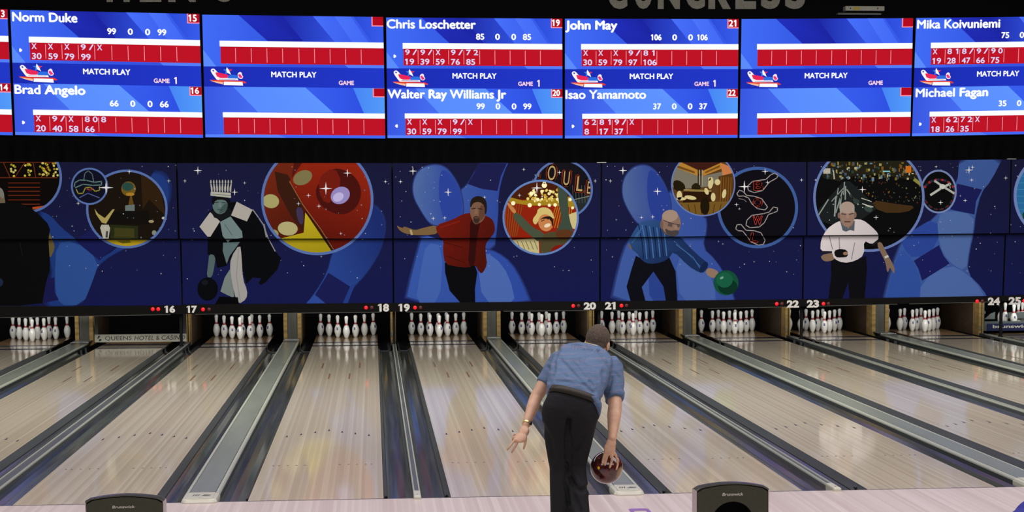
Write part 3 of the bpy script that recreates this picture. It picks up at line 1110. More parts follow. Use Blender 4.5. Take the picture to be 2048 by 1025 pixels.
def screen(px, top, bot, label, group='score screens'):
    (xa, ya, xb, yb), (xc, yc, xd, yd) = px
    TL, BL, TR, BR = at(xa, ya, YSC), at(xb, yb, YSC), at(xc, yc, YSC), at(xd, yd, YSC)
    c = (TL + BL + TR + BR) / 4
    # flat rectangle of its own, hung with a slight roll
    wv = ((TR - TL) + (BR - BL)) / 2
    hv = ((BL - TL) + (BR - TR)) / 2
    sc = empty('score_screen', c, label, 'screen', group)
    wv = wv * (1 - .05 / wv.length)

    def mp(u, v, lift):
        p = wv * (u - .5) + hv * (v - .5)
        return (p.x, -.002 - lift, p.z)
    bm = bmesh.new()
    q = [Vector(mp(-.003, -.004, 0)), Vector(mp(1.003, -.004, 0)), Vector(mp(1.003, 1.004, 0)), Vector(mp(-.003, 1.004, 0))]
    f0 = [bm.verts.new((p.x, 0, p.z)) for p in q]
    f1 = [bm.verts.new((p.x, .079, p.z)) for p in q]
    bm.faces.new(f0); bm.faces.new(f1[::-1])
    for i in range(4):
        bm.faces.new((f0[i], f1[i], f1[(i + 1) % 4], f0[(i + 1) % 4]))
    build('casing', bm, BLACK, sc)
    bg_art().mesh('display', mp, LIT, sc)
    up = lambda d: (lambda x, y, l: mp(x, y, l + d))
    for (v0, v1, v2), data in (((.21, .257, .396), top), ((.794, .836, .976), bot)):
        table_art(v0, v1, v2, data.get('rolls', []), data.get('tot', [])).mesh('score_table', up(.010), LIT, sc)
    for data, yb_, yt_ in ((top, .088, .018), (bot, .667, .598)):
        if data.get('name'):
            nm = data['name']
            words = nm.split(' ')
            pos = 0
            x00 = text_bbox(text_polys(nm)[0])
            sc_ = (data['x'][1] - data['x'][0]) / (x00[1] - x00[0])
            capb = text_bbox(text_polys('H')[0])
            hh = (yb_ - yt_) / (capb[3] - capb[2])
            for wd in words:
                full = text_bbox(text_polys(nm[:pos + len(wd)])[0])
                own = text_bbox(text_polys(wd)[0])
                xr = data['x'][0] + (full[1] - x00[0]) * sc_
                xl = xr - (own[1] - own[0]) * sc_
                a = Art(1.0)
                a.text(WHT, wd, xl, xr, yb_ - own[2] * hh, yb_ - own[3] * hh, .055)
                a.mesh('player_name', up(.012), LIT, sc)
                pos += len(wd) + 1
            a = Art(1.0)
            y0, y1 = yb_ + .09, yb_ + .042
            n = data['nums']
            w = .022 * len(n[0]) if n[0][0] != '1' else .058
            for s_, x0, x1 in ((n[0], .553 - w, .553), ('0', .618, .642), ('0', .71, .734), (n[0], .82 - w, .82)):
                a.text(WHT, s_, x0, x1, y0, y1, .06)
            if data.get('arrow'):
                vv = yb_ + .232
                d = data['arrow']
                a.add(WHT, smooth_poly([(.049 - d * .010, vv - .021), (.049 + d * .010, vv), (.049 - d * .010, vv + .021)] if d > 0 else
                                       [(.049 + .010, vv - .021), (.049 - .010, vv), (.049 + .010, vv + .021)], 1))
            a.mesh('pin_count', up(.012), LIT, sc)
    tag_art(0.0, .078, top.get('tag')).mesh('lane_tag', up(.012), LIT, sc)
    tag_art(.587, .66, bot.get('tag')).mesh('lane_tag', up(.012), LIT, sc)
    logo_art().mesh('event_emblem', up(.012), LIT, sc)
    a = Art(1.0)
    a.text(WHT, 'MATCH PLAY', .373, .622, .502, .458, .05)
    a.mesh('caption', up(.012), LIT, sc)
    a = Art(1.0)
    a.text((255, 215, 225), 'GAME', .747, .83, .561, .527, .05)
    if top.get('name'):
        a.text((255, 235, 230), '1', .857, .868, .566, .513, .04)
    a.mesh('game_counter', up(.012), LIT, sc)
    return sc


screen(SCR_PX[0], dict(tag='13'), dict(tag='14'), 'sliver of a blue score screen at the far left edge')
screen(SCR_PX[1], dict(name='Norm Duke', x=(.011, .35), nums=['99'], rolls=['X', 'X', 'X', '9/', 'X'], tot=['30', '59', '79', '99'], arrow=1, tag='15'),
       dict(name='Brad Angelo', x=(.008, .378), nums=['66'], rolls=['X', '9/', 'X', '80', '8'], tot=['20', '40', '58', '66'], arrow=1, tag='16'),
       'lit blue score screen with two score rows and corner tags fifteen and sixteen')
screen(SCR_PX[2], {}, {}, 'lit blue score screen with empty score rows, between the screens tagged fifteen and nineteen')
screen(SCR_PX[3], dict(name='Chris Loschetter', x=(.005, .505), nums=['85'], rolls=['9/', '9/', 'X', '9/', '72'], tot=['19', '39', '59', '76', '85'], arrow=1, tag='19'),
       dict(name='Walter Ray Williams Jr', x=(.005, .675), nums=['99'], rolls=['X', 'X', 'X', '9/', 'X'], tot=['30', '59', '79', '99'], arrow=-1, tag='20'),
       'lit blue score screen with two score rows and corner tags nineteen and twenty')
screen(SCR_PX[4], dict(name='John May', x=(.004, .297), nums=['106'], rolls=['X', 'X', 'X', '9/', '81'], tot=['30', '59', '79', '97', '106'], tag='21'),
       dict(name='Isao Yamamoto', x=(.005, .465), nums=['37'], rolls=['62', '81', '9/', 'X'], tot=['8', '17', '37'], arrow=1, tag='22'),
       'lit blue score screen with two score rows and corner tags twenty-one and twenty-two')
screen(SCR_PX[5], {}, {}, 'lit blue score screen with empty score rows, right of the screen tagged twenty-one')
screen(SCR_PX[6], dict(name='Mika Koivuniemi', x=(.008, .496), nums=['75'], rolls=['X', '81', '8/', '9/', '90'], tot=['19', '28', '47', '66', '75']),
       dict(name='Michael Fagan', x=(.014, .44), nums=['35'], rolls=['X', '62', '72', 'X'], tot=['18', '26', '35'], arrow=1),
       'lit blue score screen with two score rows, farthest right')

# grey glitter letters on the black wall above, cut by the top of the picture
YW = 22.279
LETTER_PX = {'CONGRESS': ((1215, 1254), (1268, 1304), (1315, 1359), (1370, 1409), (1416, 1461), (1470, 1511), (1521, 1559), (1569, 1609)), 'MENS': ((214, 260), (280, 323), (337, 392), (432, 467))}
for word, x0, x1, yb, who in (('CONGRESS', 1215, 1610, 18.5, 'right'), ('MENS', 214, 468, 4.5, 'left')):
    b0, b1 = at(x0, yb, YW), at(x1, yb, YW)
    vs_, fs = [], []
    for ch, (l0, l1) in zip(word, LETTER_PX[word]):
        la, lb = at(l0, yb, YW), at(l1, yb, YW)
        v1, f1 = fit_text(ch, la.x, lb.x, b0.z, b0.z + .62, .05)
        k = len(vs_)
        vs_ += v1
        fs += [tuple(i + k for i in f) for f in f1]
    # split the word into its letters: one thing per letter
    comp = {}
    par = list(range(len(vs_)))

    def find(i):
        while par[i] != i:
            par[i] = par[par[i]]
            i = par[i]
        return i
    for f in fs:
        for k in f[1:]:
            par[find(k)] = find(f[0])
    for f in fs:
        comp.setdefault(find(f[0]), []).append(f)
    parts = sorted(comp.values(), key=lambda F: min(vs_[i][0] for f in F for i in f))
    for ch, F in zip(word, parts):
        ids = sorted({i for f in F for i in f})
        ix = {v: k for k, v in enumerate(ids)}
        bm = bmesh.new()
        a = [bm.verts.new((vs_[i][0], YW - .05, vs_[i][1] + (b1.z - b0.z) * (vs_[i][0] - b0.x) / (b1.x - b0.x))) for i in ids]
        for f in F:
            try:
                bm.faces.new([a[ix[i]] for i in f])
            except ValueError:
                pass
        r = bmesh.ops.extrude_face_region(bm, geom=bm.faces[:])
        for v in r['geom']:
            if isinstance(v, bmesh.types.BMVert):
                v.co.y = YW
        o = build('wall_letter', bm, GLIT)
        nth = word.index(ch)
        lab = f'grey glitter letter {ch} on the black wall above the screens, in the {who} word'
        if word == 'CONGRESS' and ch == 'S':
            lab = ('last' if 'S_done' in globals() else 'second last') + ' grey glitter letter S of the word at top right'
            S_done = True
        tag(o, lab, 'letter', f'glitter letters of the word at top {who}')

# small wall fixture above the screens
fx = empty('wall_fixture', at(1725, 22, 22.2), 'small white bar fixture with a yellow sticker on the black wall above the screens', 'fixture')
o = at(1725, 22, 22.2)
FX = lambda px, py: (at(px, py, 22.2) - o)
bm = bmesh.new()
A_, B_ = FX(1688, 22.5), FX(1766, 13.5)
box(bm, A_.x, B_.x, -.12, .09, A_.z, B_.z, bevel=.01)
build('bar', bm, mat('fixture_white', (.5, .48, .42, 1), .5), fx)
bm = bmesh.new()
A_, B_ = FX(1703, 21), FX(1716, 15.5)
box(bm, A_.x, B_.x, -.123, -.1205, A_.z, B_.z)
build('sticker', bm, mat('sticker_yellow', (.6, .45, .03, 1), .5), fx)
for px in (1698, 1752):
    bm = bmesh.new()
    c = FX(px, 18)
    cyl(bm, (c.x, -.121, c.z), (c.x, -.125, c.z), .014, n=12)
    build('screw', bm, INK, fx)
bm = bmesh.new()
A_, B_ = FX(1674, 30), FX(1760, 27)
box(bm, A_.x, B_.x, -.08, .09, A_.z, B_.z)
build('tray', bm, mat('fixture_grey', (.12, .13, .12, 1), .5), fx)

# ------------------------------------------------------------------ masking units with their printed artwork
YU, YL = 16.33, 16.42
GAIN = 1.22
BGU = lambda x, y: (27, 28, 64)
SKY_T, SKY_B = (24, 25, 56), (22, 26, 76)


def speckle(a, seed, n, x0, x1, y0, y1):
    r = random.Random(seed)
    for _ in range(n):
        x, y, s = r.uniform(x0, x1), r.uniform(y0, y1), r.choice((1.6, 2, 2.4, 3.2, 5))
        c = r.choice(((120, 120, 150), (160, 160, 180), (190, 190, 205)))
        a.add(c, circ(x, y, s, s, 6)) if s < 4 else a.star(x, y, s + 2.5, c)


def grad(c0, c1, x0, x1, y0=0, y1=0):
    def f(x, y):
        t = ((x - x0) * (x1 - x0) + (y - y0) * (y1 - y0)) / ((x1 - x0) ** 2 + (y1 - y0) ** 2)
        t = min(1, max(0, t))
        return tuple(c0[i] + (c1[i] - c0[i]) * t for i in range(3))
    return f


def halo(a, pts, col, sm=2):
    """airbrushed shape: a slightly wider, dimmer copy under it"""
    cx = sum(p[0] for p in pts) / len(pts); cy = sum(p[1] for p in pts) / len(pts)
    base = (22, 27, 68)
    c = col((cx), (cy)) if callable(col) else col
    for k, t in ((1.05, .35), (1.025, .65)):
        a.add(tuple(base[i] + (c[i] - base[i]) * t for i in range(3)), [(cx + (x - cx) * k, cy + (y - cy) * k) for x, y in pts], sm)
    a.add(col, pts, sm)


def base_sky(a, x0, x1):
    n = 6
    for i in range(n):
        y0, y1 = 40 + 900 * i / n, 40 + 900 * (i + 1) / n
        a.add(grad(SKY_T, SKY_B, 0, 0, 100, 900), [(x0, y0), (x1, y0), (x1, y1 + 1), (x0, y1 + 1)])


RINGC = (82, 106, 168)


# --- 15/16: man in black, neon ball, trophies
def art1():
    a = Art(GAIN)
    base_sky(a, -500, 1100)
    halo(a, [(240, 372), (300, 390), (370, 470), (460, 540), (600, 660), (700, 600), (760, 520), (900, 140), (980, 150), (1020, 220), (1010, 330), (930, 520), (760, 590), (660, 640), (590, 700), (540, 800), (495, 940), (250, 940), (330, 780), (285, 560)], (30, 54, 122), 1)
    a.add((44, 76, 146), [(340, 560), (450, 548), (600, 668), (560, 790), (500, 937), (345, 937), (330, 780)], 1)
    a.add((25, 28, 84), [(455, 548), (560, 470), (680, 590), (600, 668)])
    a.add((26, 26, 78), [(275, 780), (328, 770), (330, 860), (355, 905), (258, 925)])
    speckle(a, 11, 70, 250, 1060, 80, 760)
    # neon grid circle
    a.ring(RINGC, 160, 168, 214, 214, 15)
    a.clip = circ(160, 168, 200)
    a.ell((14, 11, 11), 160, 168, 200)
    for p in ([(0, 75), (340, 75)], [(0, 168), (345, 168)], [(20, 75), (60, 165)], [(90, 165), (150, 75)], [(200, 75), (215, 165)], [(300, 75), (250, 165)]):
        a.line((116, 48, 26), p, 4)
    r = random.Random(5)
    for k in range(48):
        x = r.choice((60, 80, 100, 165, 180, 255, 270, 290, 310, 335)) + r.uniform(-18, 14)
        a.ell(r.choice(((190, 175, 50), (150, 130, 40), (200, 190, 110))), x, r.uniform(78, 162), 7, 7, n=10)
    for y in (200, 226, 250, 275, 302, 328):
        a.line((104, 38, 18), [(50, y), (240, y)], 5)
    a.line((170, 70, 30), [(200, 352), (260, 345)], 14)
    a.clip = None
    # trophy circle
    a.ring(RINGC, 765, 357, 246, 238, 14)
    a.clip = circ(765, 357, 232, 224, 48)
    a.ell((26, 19, 14), 765, 357, 232, 224)
    a.add((44, 30, 16), [(850, 150), (960, 200), (1000, 400), (900, 300), (860, 360)])
    a.ell((104, 82, 30), 775, 235, 44, 44)
    a.ell((38, 70, 66), 770, 222, 34, 26)
    a.ell((160, 120, 40), 785, 268, 26, 10)
    a.add((92, 68, 26), [(785, 278), (795, 278), (812, 355), (770, 355)])
    a.add((96, 110, 110), [(755, 335), (812, 330), (812, 368), (755, 368)])
    a.add((18, 16, 15), [(650, 370), (900, 368), (900, 450), (650, 450)])
    a.add((36, 42, 22), [(665, 452), (832, 460), (832, 545), (665, 545)])
    a.add((60, 58, 28), [(690, 470), (810, 476), (810, 530), (690, 530)])
    a.add((168, 144, 30), [(560, 528), (640, 540), (940, 540), (880, 575), (780, 590), (650, 580)])
    a.add((96, 90, 20), [(700, 548), (780, 545), (790, 560), (740, 565)])
    a.add((160, 146, 88), [(570, 355), (592, 385), (632, 412), (678, 360), (692, 358), (655, 420), (640, 445), (615, 440), (580, 390)])
    a.add((170, 168, 160), [(612, 452), (655, 452), (664, 472), (655, 535), (622, 535), (604, 470)])
    a.add((60, 60, 60), [(640, 490), (652, 490), (650, 530), (636, 530)])
    a.ell((150, 140, 110), 912, 432, 16, 9)
    a.ell((170, 170, 165), 988, 412, 13, 8)
    a.ell((120, 130, 120), 930, 500, 14, 14)
    a.clip = None
    # small neon circle with a generic neon hat
    a.ring(RINGC, 540, 220, 112, 112, 11)
    a.ell((16, 18, 36), 540, 220, 101, 101)
    a.line((92, 120, 120), [(448, 222), (452, 198), (480, 182), (520, 184), (570, 196), (612, 190), (612, 212), (560, 214), (500, 208), (455, 228)], 6)
    a.line((84, 104, 110), [(505, 182), (512, 142), (532, 126), (556, 146), (566, 194)], 5)
    a.line((140, 134, 48), [(460, 238), (472, 264), (500, 262), (516, 228), (545, 226), (575, 250), (600, 244), (600, 222)], 6)
    a.line((130, 50, 50), [(525, 236), (545, 244), (560, 232)], 8)
    a.line((80, 90, 150), [(480, 288), (530, 262), (600, 290)], 5)
    a.star(640, 228, 44)
    a.star(780, 132, 16); a.star(472, 322, 14); a.star(1018, 188, 13)
    speckle(a, 12, 16, 560, 1000, 160, 540)
    # the man in black at the edge
    a.add((104, 92, 74), [(-40, 220), (8, 232), (30, 290), (34, 350), (0, 410), (-60, 400)], 1)
    a.add((120, 118, 112), [(-40, 215), (10, 228), (28, 270), (20, 300), (-10, 270)], 1)
    a.add((96, 84, 50), [(290, 480), (325, 560), (330, 600), (300, 660), (285, 600)], 1)
    a.add((13, 13, 15), [(-300, 330), (20, 322), (60, 314), (150, 330), (225, 380), (306, 462), (292, 540), (296, 600), (304, 720), (288, 760), (262, 880), (255, 940), (-300, 940)], 1)
    a.line((26, 24, 26), [(120, 560), (135, 640)], 4)
    a.ell((30, 40, 70), -5, 800, 24, 26)
    return a


# --- 17/18: dice and a caped bowler in a crown of pins, black and white
def art2():
    a = Art(GAIN)
    base_sky(a, -20, 1420)
    halo(a, [(1190, 330), (1250, 390), (1268, 460), (1250, 570), (1215, 650), (1150, 750), (1065, 840), (1000, 940), (780, 940), (840, 872), (920, 742), (950, 620), (1000, 560), (1100, 420)], grad((38, 64, 140), (26, 40, 104), 950, 1260, 700, 500), 1)
    a.add((26, 28, 82), [(925, 742), (1056, 825), (1010, 930), (900, 935), (845, 875)])
    a.add((44, 70, 150), [(840, 872), (912, 930), (780, 940)])
    a.add((34, 56, 130), [(1056, 825), (1090, 800), (1040, 930), (1010, 930)])
    speckle(a, 21, 85, 20, 1300, 90, 780)
    a.ring(RINGC, 858, 300, 339, 336, 16, 72)
    a.clip = circ(858, 300, 323, 320, 60)
    a.ell((74, 22, 16), 858, 300, 323, 320, n=60)
    a.add(grad((104, 36, 20), (70, 22, 14), 560, 760, 200, 480), [(530, 60), (720, 60), (700, 200), (780, 360), (775, 500), (650, 532), (520, 500)])
    a.add((52, 26, 18), [(600, 130), (680, 150), (760, 290), (780, 400), (775, 498), (700, 400), (620, 250)])
    a.add(grad((132, 34, 18), (84, 20, 14), 1000, 900, 150, 560), [(780, 60), (1200, 60), (1200, 420), (1120, 540), (950, 610), (870, 480), (786, 360), (690, 190)])
    a.add((66, 18, 16), [(850, 220), (930, 120), (1000, 110), (1090, 160), (1130, 250), (1100, 350), (1010, 400), (900, 360), (850, 290)], 2)
    a.add((104, 26, 18), [(860, 170), (960, 100), (1010, 200), (940, 330), (880, 300)], 1)
    a.add(grad((176, 160, 32), (150, 134, 24), 780, 860, 380, 620), [(786, 378), (955, 606), (955, 660), (700, 660), (600, 545), (776, 500)])
    a.add((46, 20, 16), [(775, 360), (800, 380), (965, 610), (945, 612)])
    a.line((140, 110, 70), [(690, 190), (770, 330), (880, 480), (955, 600)], 3)
    a.add((58, 48, 80), [(730, 345), (770, 350), (778, 430), (760, 460), (735, 410)], 1)
    for c, x, y, rx, ry, t in (((116, 108, 74), 770, 168, 60, 42, -25), ((156, 150, 100), 578, 310, 50, 42, 8), ((164, 158, 116), 680, 475, 60, 42, 4), ((138, 128, 190), 997, 275, 60, 50, -30), ((140, 134, 90), 603, 502, 24, 18, 40)):
        a.ell(c, x, y, rx, ry, t)
    a.ell((176, 168, 216), 985, 285, 34, 26, -30)
    a.clip = None
    for x, y, s in ((138, 125, 26), (360, 255, 22), (60, 188, 13), (420, 200, 10), (910, 233, 40), (1040, 140, 26), (745, 325, 14), (805, 275, 15), (868, 340, 15), (1270, 192, 12), (1000, 505, 10)):
        a.star(x, y, s)
    speckle(a, 22, 20, 560, 1170, 100, 560)
    # the caped bowler
    a.add((11, 12, 16), [(205, 372), (290, 322), (375, 313), (468, 365), (540, 480), (602, 612), (640, 652), (618, 722), (545, 800), (520, 816), (505, 805), (520, 775), (470, 770), (430, 810), (402, 700), (390, 580), (310, 700), (255, 712), (240, 640), (196, 630), (200, 520), (160, 470)])
    a.line((130, 132, 136), [(470, 362), (505, 410), (535, 455), (560, 530), (604, 612)], 6)
    a.line((126, 128, 130), [(536, 450), (552, 525)], 9)
    a.add((104, 122, 128), [(272, 435), (335, 402), (404, 492), (408, 530), (330, 545), (320, 560), (288, 520)])
    a.line((60, 72, 80), [(300, 450), (345, 515)], 3)
    a.add((86, 104, 110), [(290, 560), (392, 556), (330, 640), (312, 690), (288, 610)])
    a.add((164, 160, 160), [(212, 376), (272, 432), (214, 524), (196, 524), (148, 464)])
    a.add((160, 156, 156), [(372, 313), (468, 362), (434, 432), (338, 396)])
    a.add((20, 22, 26), [(215, 370), (240, 360), (330, 352), (345, 372), (335, 398), (280, 424), (236, 408)])
    a.ell((84, 104, 106), 272, 330, 46, 58)
    a.add((60, 78, 80), [(290, 330), (318, 320), (314, 360), (280, 386), (262, 384)], 1)
    a.line((34, 44, 48), [(238, 318), (262, 316)], 4)
    a.line((34, 44, 48), [(284, 318), (306, 320)], 4)
    a.line((44, 56, 58), [(256, 360), (284, 362)], 4)
    a.add((100, 118, 118), [(266, 320), (276, 320), (280, 345), (262, 345)])
    a.add((14, 15, 18), [(220, 306), (226, 284), (272, 282), (330, 290), (336, 330), (322, 356), (314, 312), (290, 300), (244, 302), (230, 340)], 1)
    a.add((166, 166, 162), [(216, 252), (336, 260), (338, 290), (214, 276)])
    a.line((70, 80, 84), [(218, 266), (336, 276)], 3)
    for i in range(8):
        x = 222 + 16 * i
        t = (x - 278) * .1
        a.add((158, 158, 154), [(x - 3, 255), (x - 6, 232), (x - 3 + t, 206), (x - 5 + t, 190), (x + t, 178), (x + 5 + t, 190), (x + 3 + t, 206), (x + 6, 232), (x + 4, 257)], 1)
        a.line((70, 78, 84), [(x - 4 + t, 203), (x + 4 + t, 204)], 3)
    a.add((76, 94, 98), [(206, 626), (246, 640), (236, 716), (222, 772), (190, 768), (200, 690)], 1)
    a.ell((11, 12, 16), 197, 840, 62, 70)
    a.ell((22, 24, 32), 180, 800, 20, 16)
    a.add((112, 122, 124), [(335, 715), (358, 886), (345, 890), (274, 856), (300, 770)])
    a.add((152, 150, 152), [(392, 566), (402, 640), (408, 780), (437, 850), (432, 900), (384, 932), (360, 880), (332, 730), (336, 650)], 1)
    a.line((128, 128, 134), [(385, 590), (370, 760), (395, 920)], 4)
    a.add((9, 9, 13), [(268, 886), (380, 890), (386, 940), (236, 940)])
    return a


# --- 19/20: man in a red shirt, casino lights
def art3():
    a = Art(GAIN)
    base_sky(a, -20, 1400)
    halo(a, [(560, 60), (720, 60), (680, 150), (652, 260), (650, 400), (640, 500), (628, 590), (520, 610), (425, 470), (420, 250), (470, 210), (520, 120)], grad((54, 80, 156), (44, 68, 150), 430, 650), 1)
    a.add((27, 28, 74), [(530, 80), (705, 80), (668, 160), (648, 248), (555, 236), (468, 206), (508, 140)])
    halo(a, [(200, 510), (330, 556), (560, 596), (640, 616), (725, 680), (790, 790), (850, 940), (90, 940), (140, 720), (176, 590)], grad((52, 82, 164), (44, 70, 158), 120, 600), 1)
    a.add((62, 92, 170), [(220, 560), (320, 580), (300, 940), (150, 940), (190, 700)], 1)
    a.add((70, 98, 172), [(520, 610), (630, 640), (720, 760), (760, 940), (560, 940)], 1)
    halo(a, [(265, 88), (335, 104), (385, 165), (424, 240), (442, 340), (436, 400), (400, 450), (300, 460), (240, 445), (190, 370), (140, 280), (140, 190), (180, 115)], grad((72, 98, 158), (42, 66, 152), 180, 380), 2)
    a.add((40, 62, 150), [(300, 110), (360, 140), (420, 240), (440, 340), (400, 440), (330, 440), (290, 300)], 2)
    speckle(a, 31, 85, 20, 1250, 90, 740)
    # round picture behind: bulb letters
    a.ring(RINGC, 1040, 238, 183, 180, 13)
    a.clip = circ(1040, 238, 170, 167, 48)
    a.ell((20, 19, 26), 1040, 238, 170, 167)
    a.add((34, 40, 44), [(1080, 330), (1230, 250), (1230, 330), (1130, 400)])
    for k in range(6):
        a.line((70, 84, 84), [(1100 + 18 * k, 215), (1104 + 18 * k, 320)], 3)
    a.line((110, 120, 110), [(1110, 300), (1200, 280)], 5)
    for ch, x0, x1, y0, y1 in (('O', 945, 1005, 190, 88), ('U', 1040, 1088, 220, 125), ('L', 1120, 1168, 255, 155), ('E', 1183, 1215, 270, 185), ('I', 890, 906, 170, 120)):
        a.text((120, 40, 26), ch, x0, x1, y0, y1, .06, rot=6)
        a.text((172, 150, 100), ch, x0 + 6, x1 - 6, y0 - 6, y1 + 6, -.01, rot=6)
    a.clip = None
    # round picture in front: cheering woman in a hat under casino lights
    a.ring((92, 122, 186), 908, 408, 230, 228, 12)
    a.clip = circ(908, 408, 218, 216, 52)
    a.ell((132, 32, 16), 908, 408, 218, 216, n=52)
    a.add((66, 28, 16), [(700, 180), (1130, 180), (1130, 300), (700, 300)])
    a.add((150, 122, 30), [(700, 280), (800, 306), (1000, 290), (1110, 280), (1130, 350), (980, 335), (850, 336), (720, 318)])
    for k in range(9):
        a.line((168, 110, 30), [(1000 + 12 * k, 340), (960 + 16 * k, 470)], 5)
    for k in range(7):
        a.line((120, 80, 30), [(700 + 16 * k, 330), (690 + 12 * k, 520)], 4)
    r = random.Random(9)
    for _ in range(60):
        x, y = r.uniform(830, 1020), r.uniform(240, 312)
        a.ell(r.choice(((214, 196, 110), (236, 226, 170), (190, 150, 50))), x, y, *(lambda s: (s, s))(r.uniform(4, 10)), n=10)
    for x, y, s in ((742, 322, 13), (842, 334, 13), (900, 330, 10), (960, 334, 10), (995, 332, 11), (930, 214, 16), (930, 196, 9), (852, 264, 13), (890, 300, 10), (1100, 350, 9), (1085, 300, 10)):
        a.ell((240, 232, 190), x, y, s, s, n=12)
    a.add((180, 172, 130), [(720, 545), (895, 532), (900, 640), (800, 620)])
    for k in range(6):
        a.line((110, 90, 50), [(740 + 26 * k, 550), (760 + 26 * k, 600)], 4)
    a.add((190, 176, 130), [(1078, 390), (1130, 370), (1130, 480), (1075, 470)])
    a.add((118, 22, 16), [(960, 570), (1060, 540), (1030, 630), (950, 630)])
    a.add((178, 120, 70), [(700, 320), (715, 316), (765, 370), (745, 390)], 1)
    a.add((66, 76, 60), [(733, 396), (768, 372), (860, 470), (905, 486), (940, 520), (900, 560), (850, 520), (790, 470)], 1)
    a.add((58, 70, 62), [(1008, 190), (1064, 190), (1070, 300), (1080, 420), (1110, 500), (1080, 560), (990, 540), (1010, 470), (1036, 420), (1014, 300)], 1)
    a.add((72, 66, 44), [(905, 520), (985, 486), (1080, 520), (1060, 570), (980, 580), (960, 640), (905, 640)], 1)
    a.add((84, 50, 28), [(1000, 480), (1100, 480), (1110, 540), (1000, 540)], 1)
    a.add((196, 176, 112), [(858, 418), (886, 384), (890, 356), (925, 344), (965, 356), (985, 392), (992, 420), (940, 400), (896, 424), (880, 452), (866, 446)], 1)
    a.ell((184, 120, 76), 938, 440, 44, 52, -12)
    a.add((36, 24, 18), [(900, 424), (930, 402), (975, 400), (986, 440), (978, 470), (970, 420), (930, 414)], 1)
    a.ell((220, 204, 180), 948, 456, 20, 11, -20)
    a.line((70, 30, 22), [(912, 430), (930, 422)], 5)
    a.line((70, 30, 22), [(948, 418), (964, 416)], 5)
    a.clip = None
    for x, y, s in ((138, 128, 26), (350, 255, 26), (64, 192, 13), (885, 230, 36), (260, 414, 14), (330, 410, 14), (806, 118, 12), (780, 274, 12), (1236, 188, 12), (1020, 136, 14), (570, 286, 12)):
        a.star(x, y, s)
    # the man
    a.add((12, 12, 16), [(330, 680), (510, 690), (526, 740), (512, 840), (514, 940), (440, 940), (360, 850), (332, 740)])
    a.add((112, 88, 60), [(40, 455), (58, 466), (78, 472), (82, 462), (112, 470), (150, 486), (200, 470), (285, 452), (296, 506), (200, 516), (110, 510), (70, 496), (48, 474)], 1)
    a.add((160, 150, 110), [(118, 484), (130, 482), (138, 512), (126, 514)])
    a.add(grad((104, 24, 16), (70, 18, 14), 300, 560, 450, 620), [(272, 455), (380, 420), (440, 386), (490, 380), (560, 392), (612, 412), (630, 450), (632, 496), (600, 536), (574, 570), (578, 640), (586, 690), (560, 744), (540, 742), (512, 690), (470, 712), (400, 704), (332, 690), (318, 610), (324, 545), (288, 512)], 1)
    a.add((46, 14, 14), [(484, 400), (548, 410), (520, 560), (512, 700), (470, 700), (480, 560)], 1)
    a.line((62, 16, 14), [(330, 560), (440, 590)], 5)
    a.line((124, 30, 20), [(300, 470), (420, 430)], 6)
    a.line((60, 14, 12), [(340, 640), (450, 680)], 5)
    a.add((92, 66, 54), [(490, 370), (566, 372), (560, 420), (520, 456), (494, 430)], 1)
    a.ell((112, 82, 68), 530, 366, 48, 76)
    a.add((88, 60, 50), [(540, 330), (578, 340), (570, 410), (530, 440)], 1)
    a.add((32, 25, 20), [(482, 336), (488, 300), (510, 282), (542, 278), (574, 294), (584, 330), (582, 380), (570, 392), (572, 340), (540, 312), (500, 320), (488, 350)], 1)
    a.line((40, 26, 22), [(492, 356), (514, 352)], 5)
    a.line((40, 26, 22), [(530, 354), (556, 358)], 5)
    a.add((122, 92, 76), [(514, 356), (526, 356), (528, 386), (508, 386)])
    a.add((52, 38, 32), [(502, 400), (536, 400), (540, 436), (520, 446), (502, 430)], 1)
    a.line((110, 76, 66), [(508, 410), (532, 410)], 4)
    return a


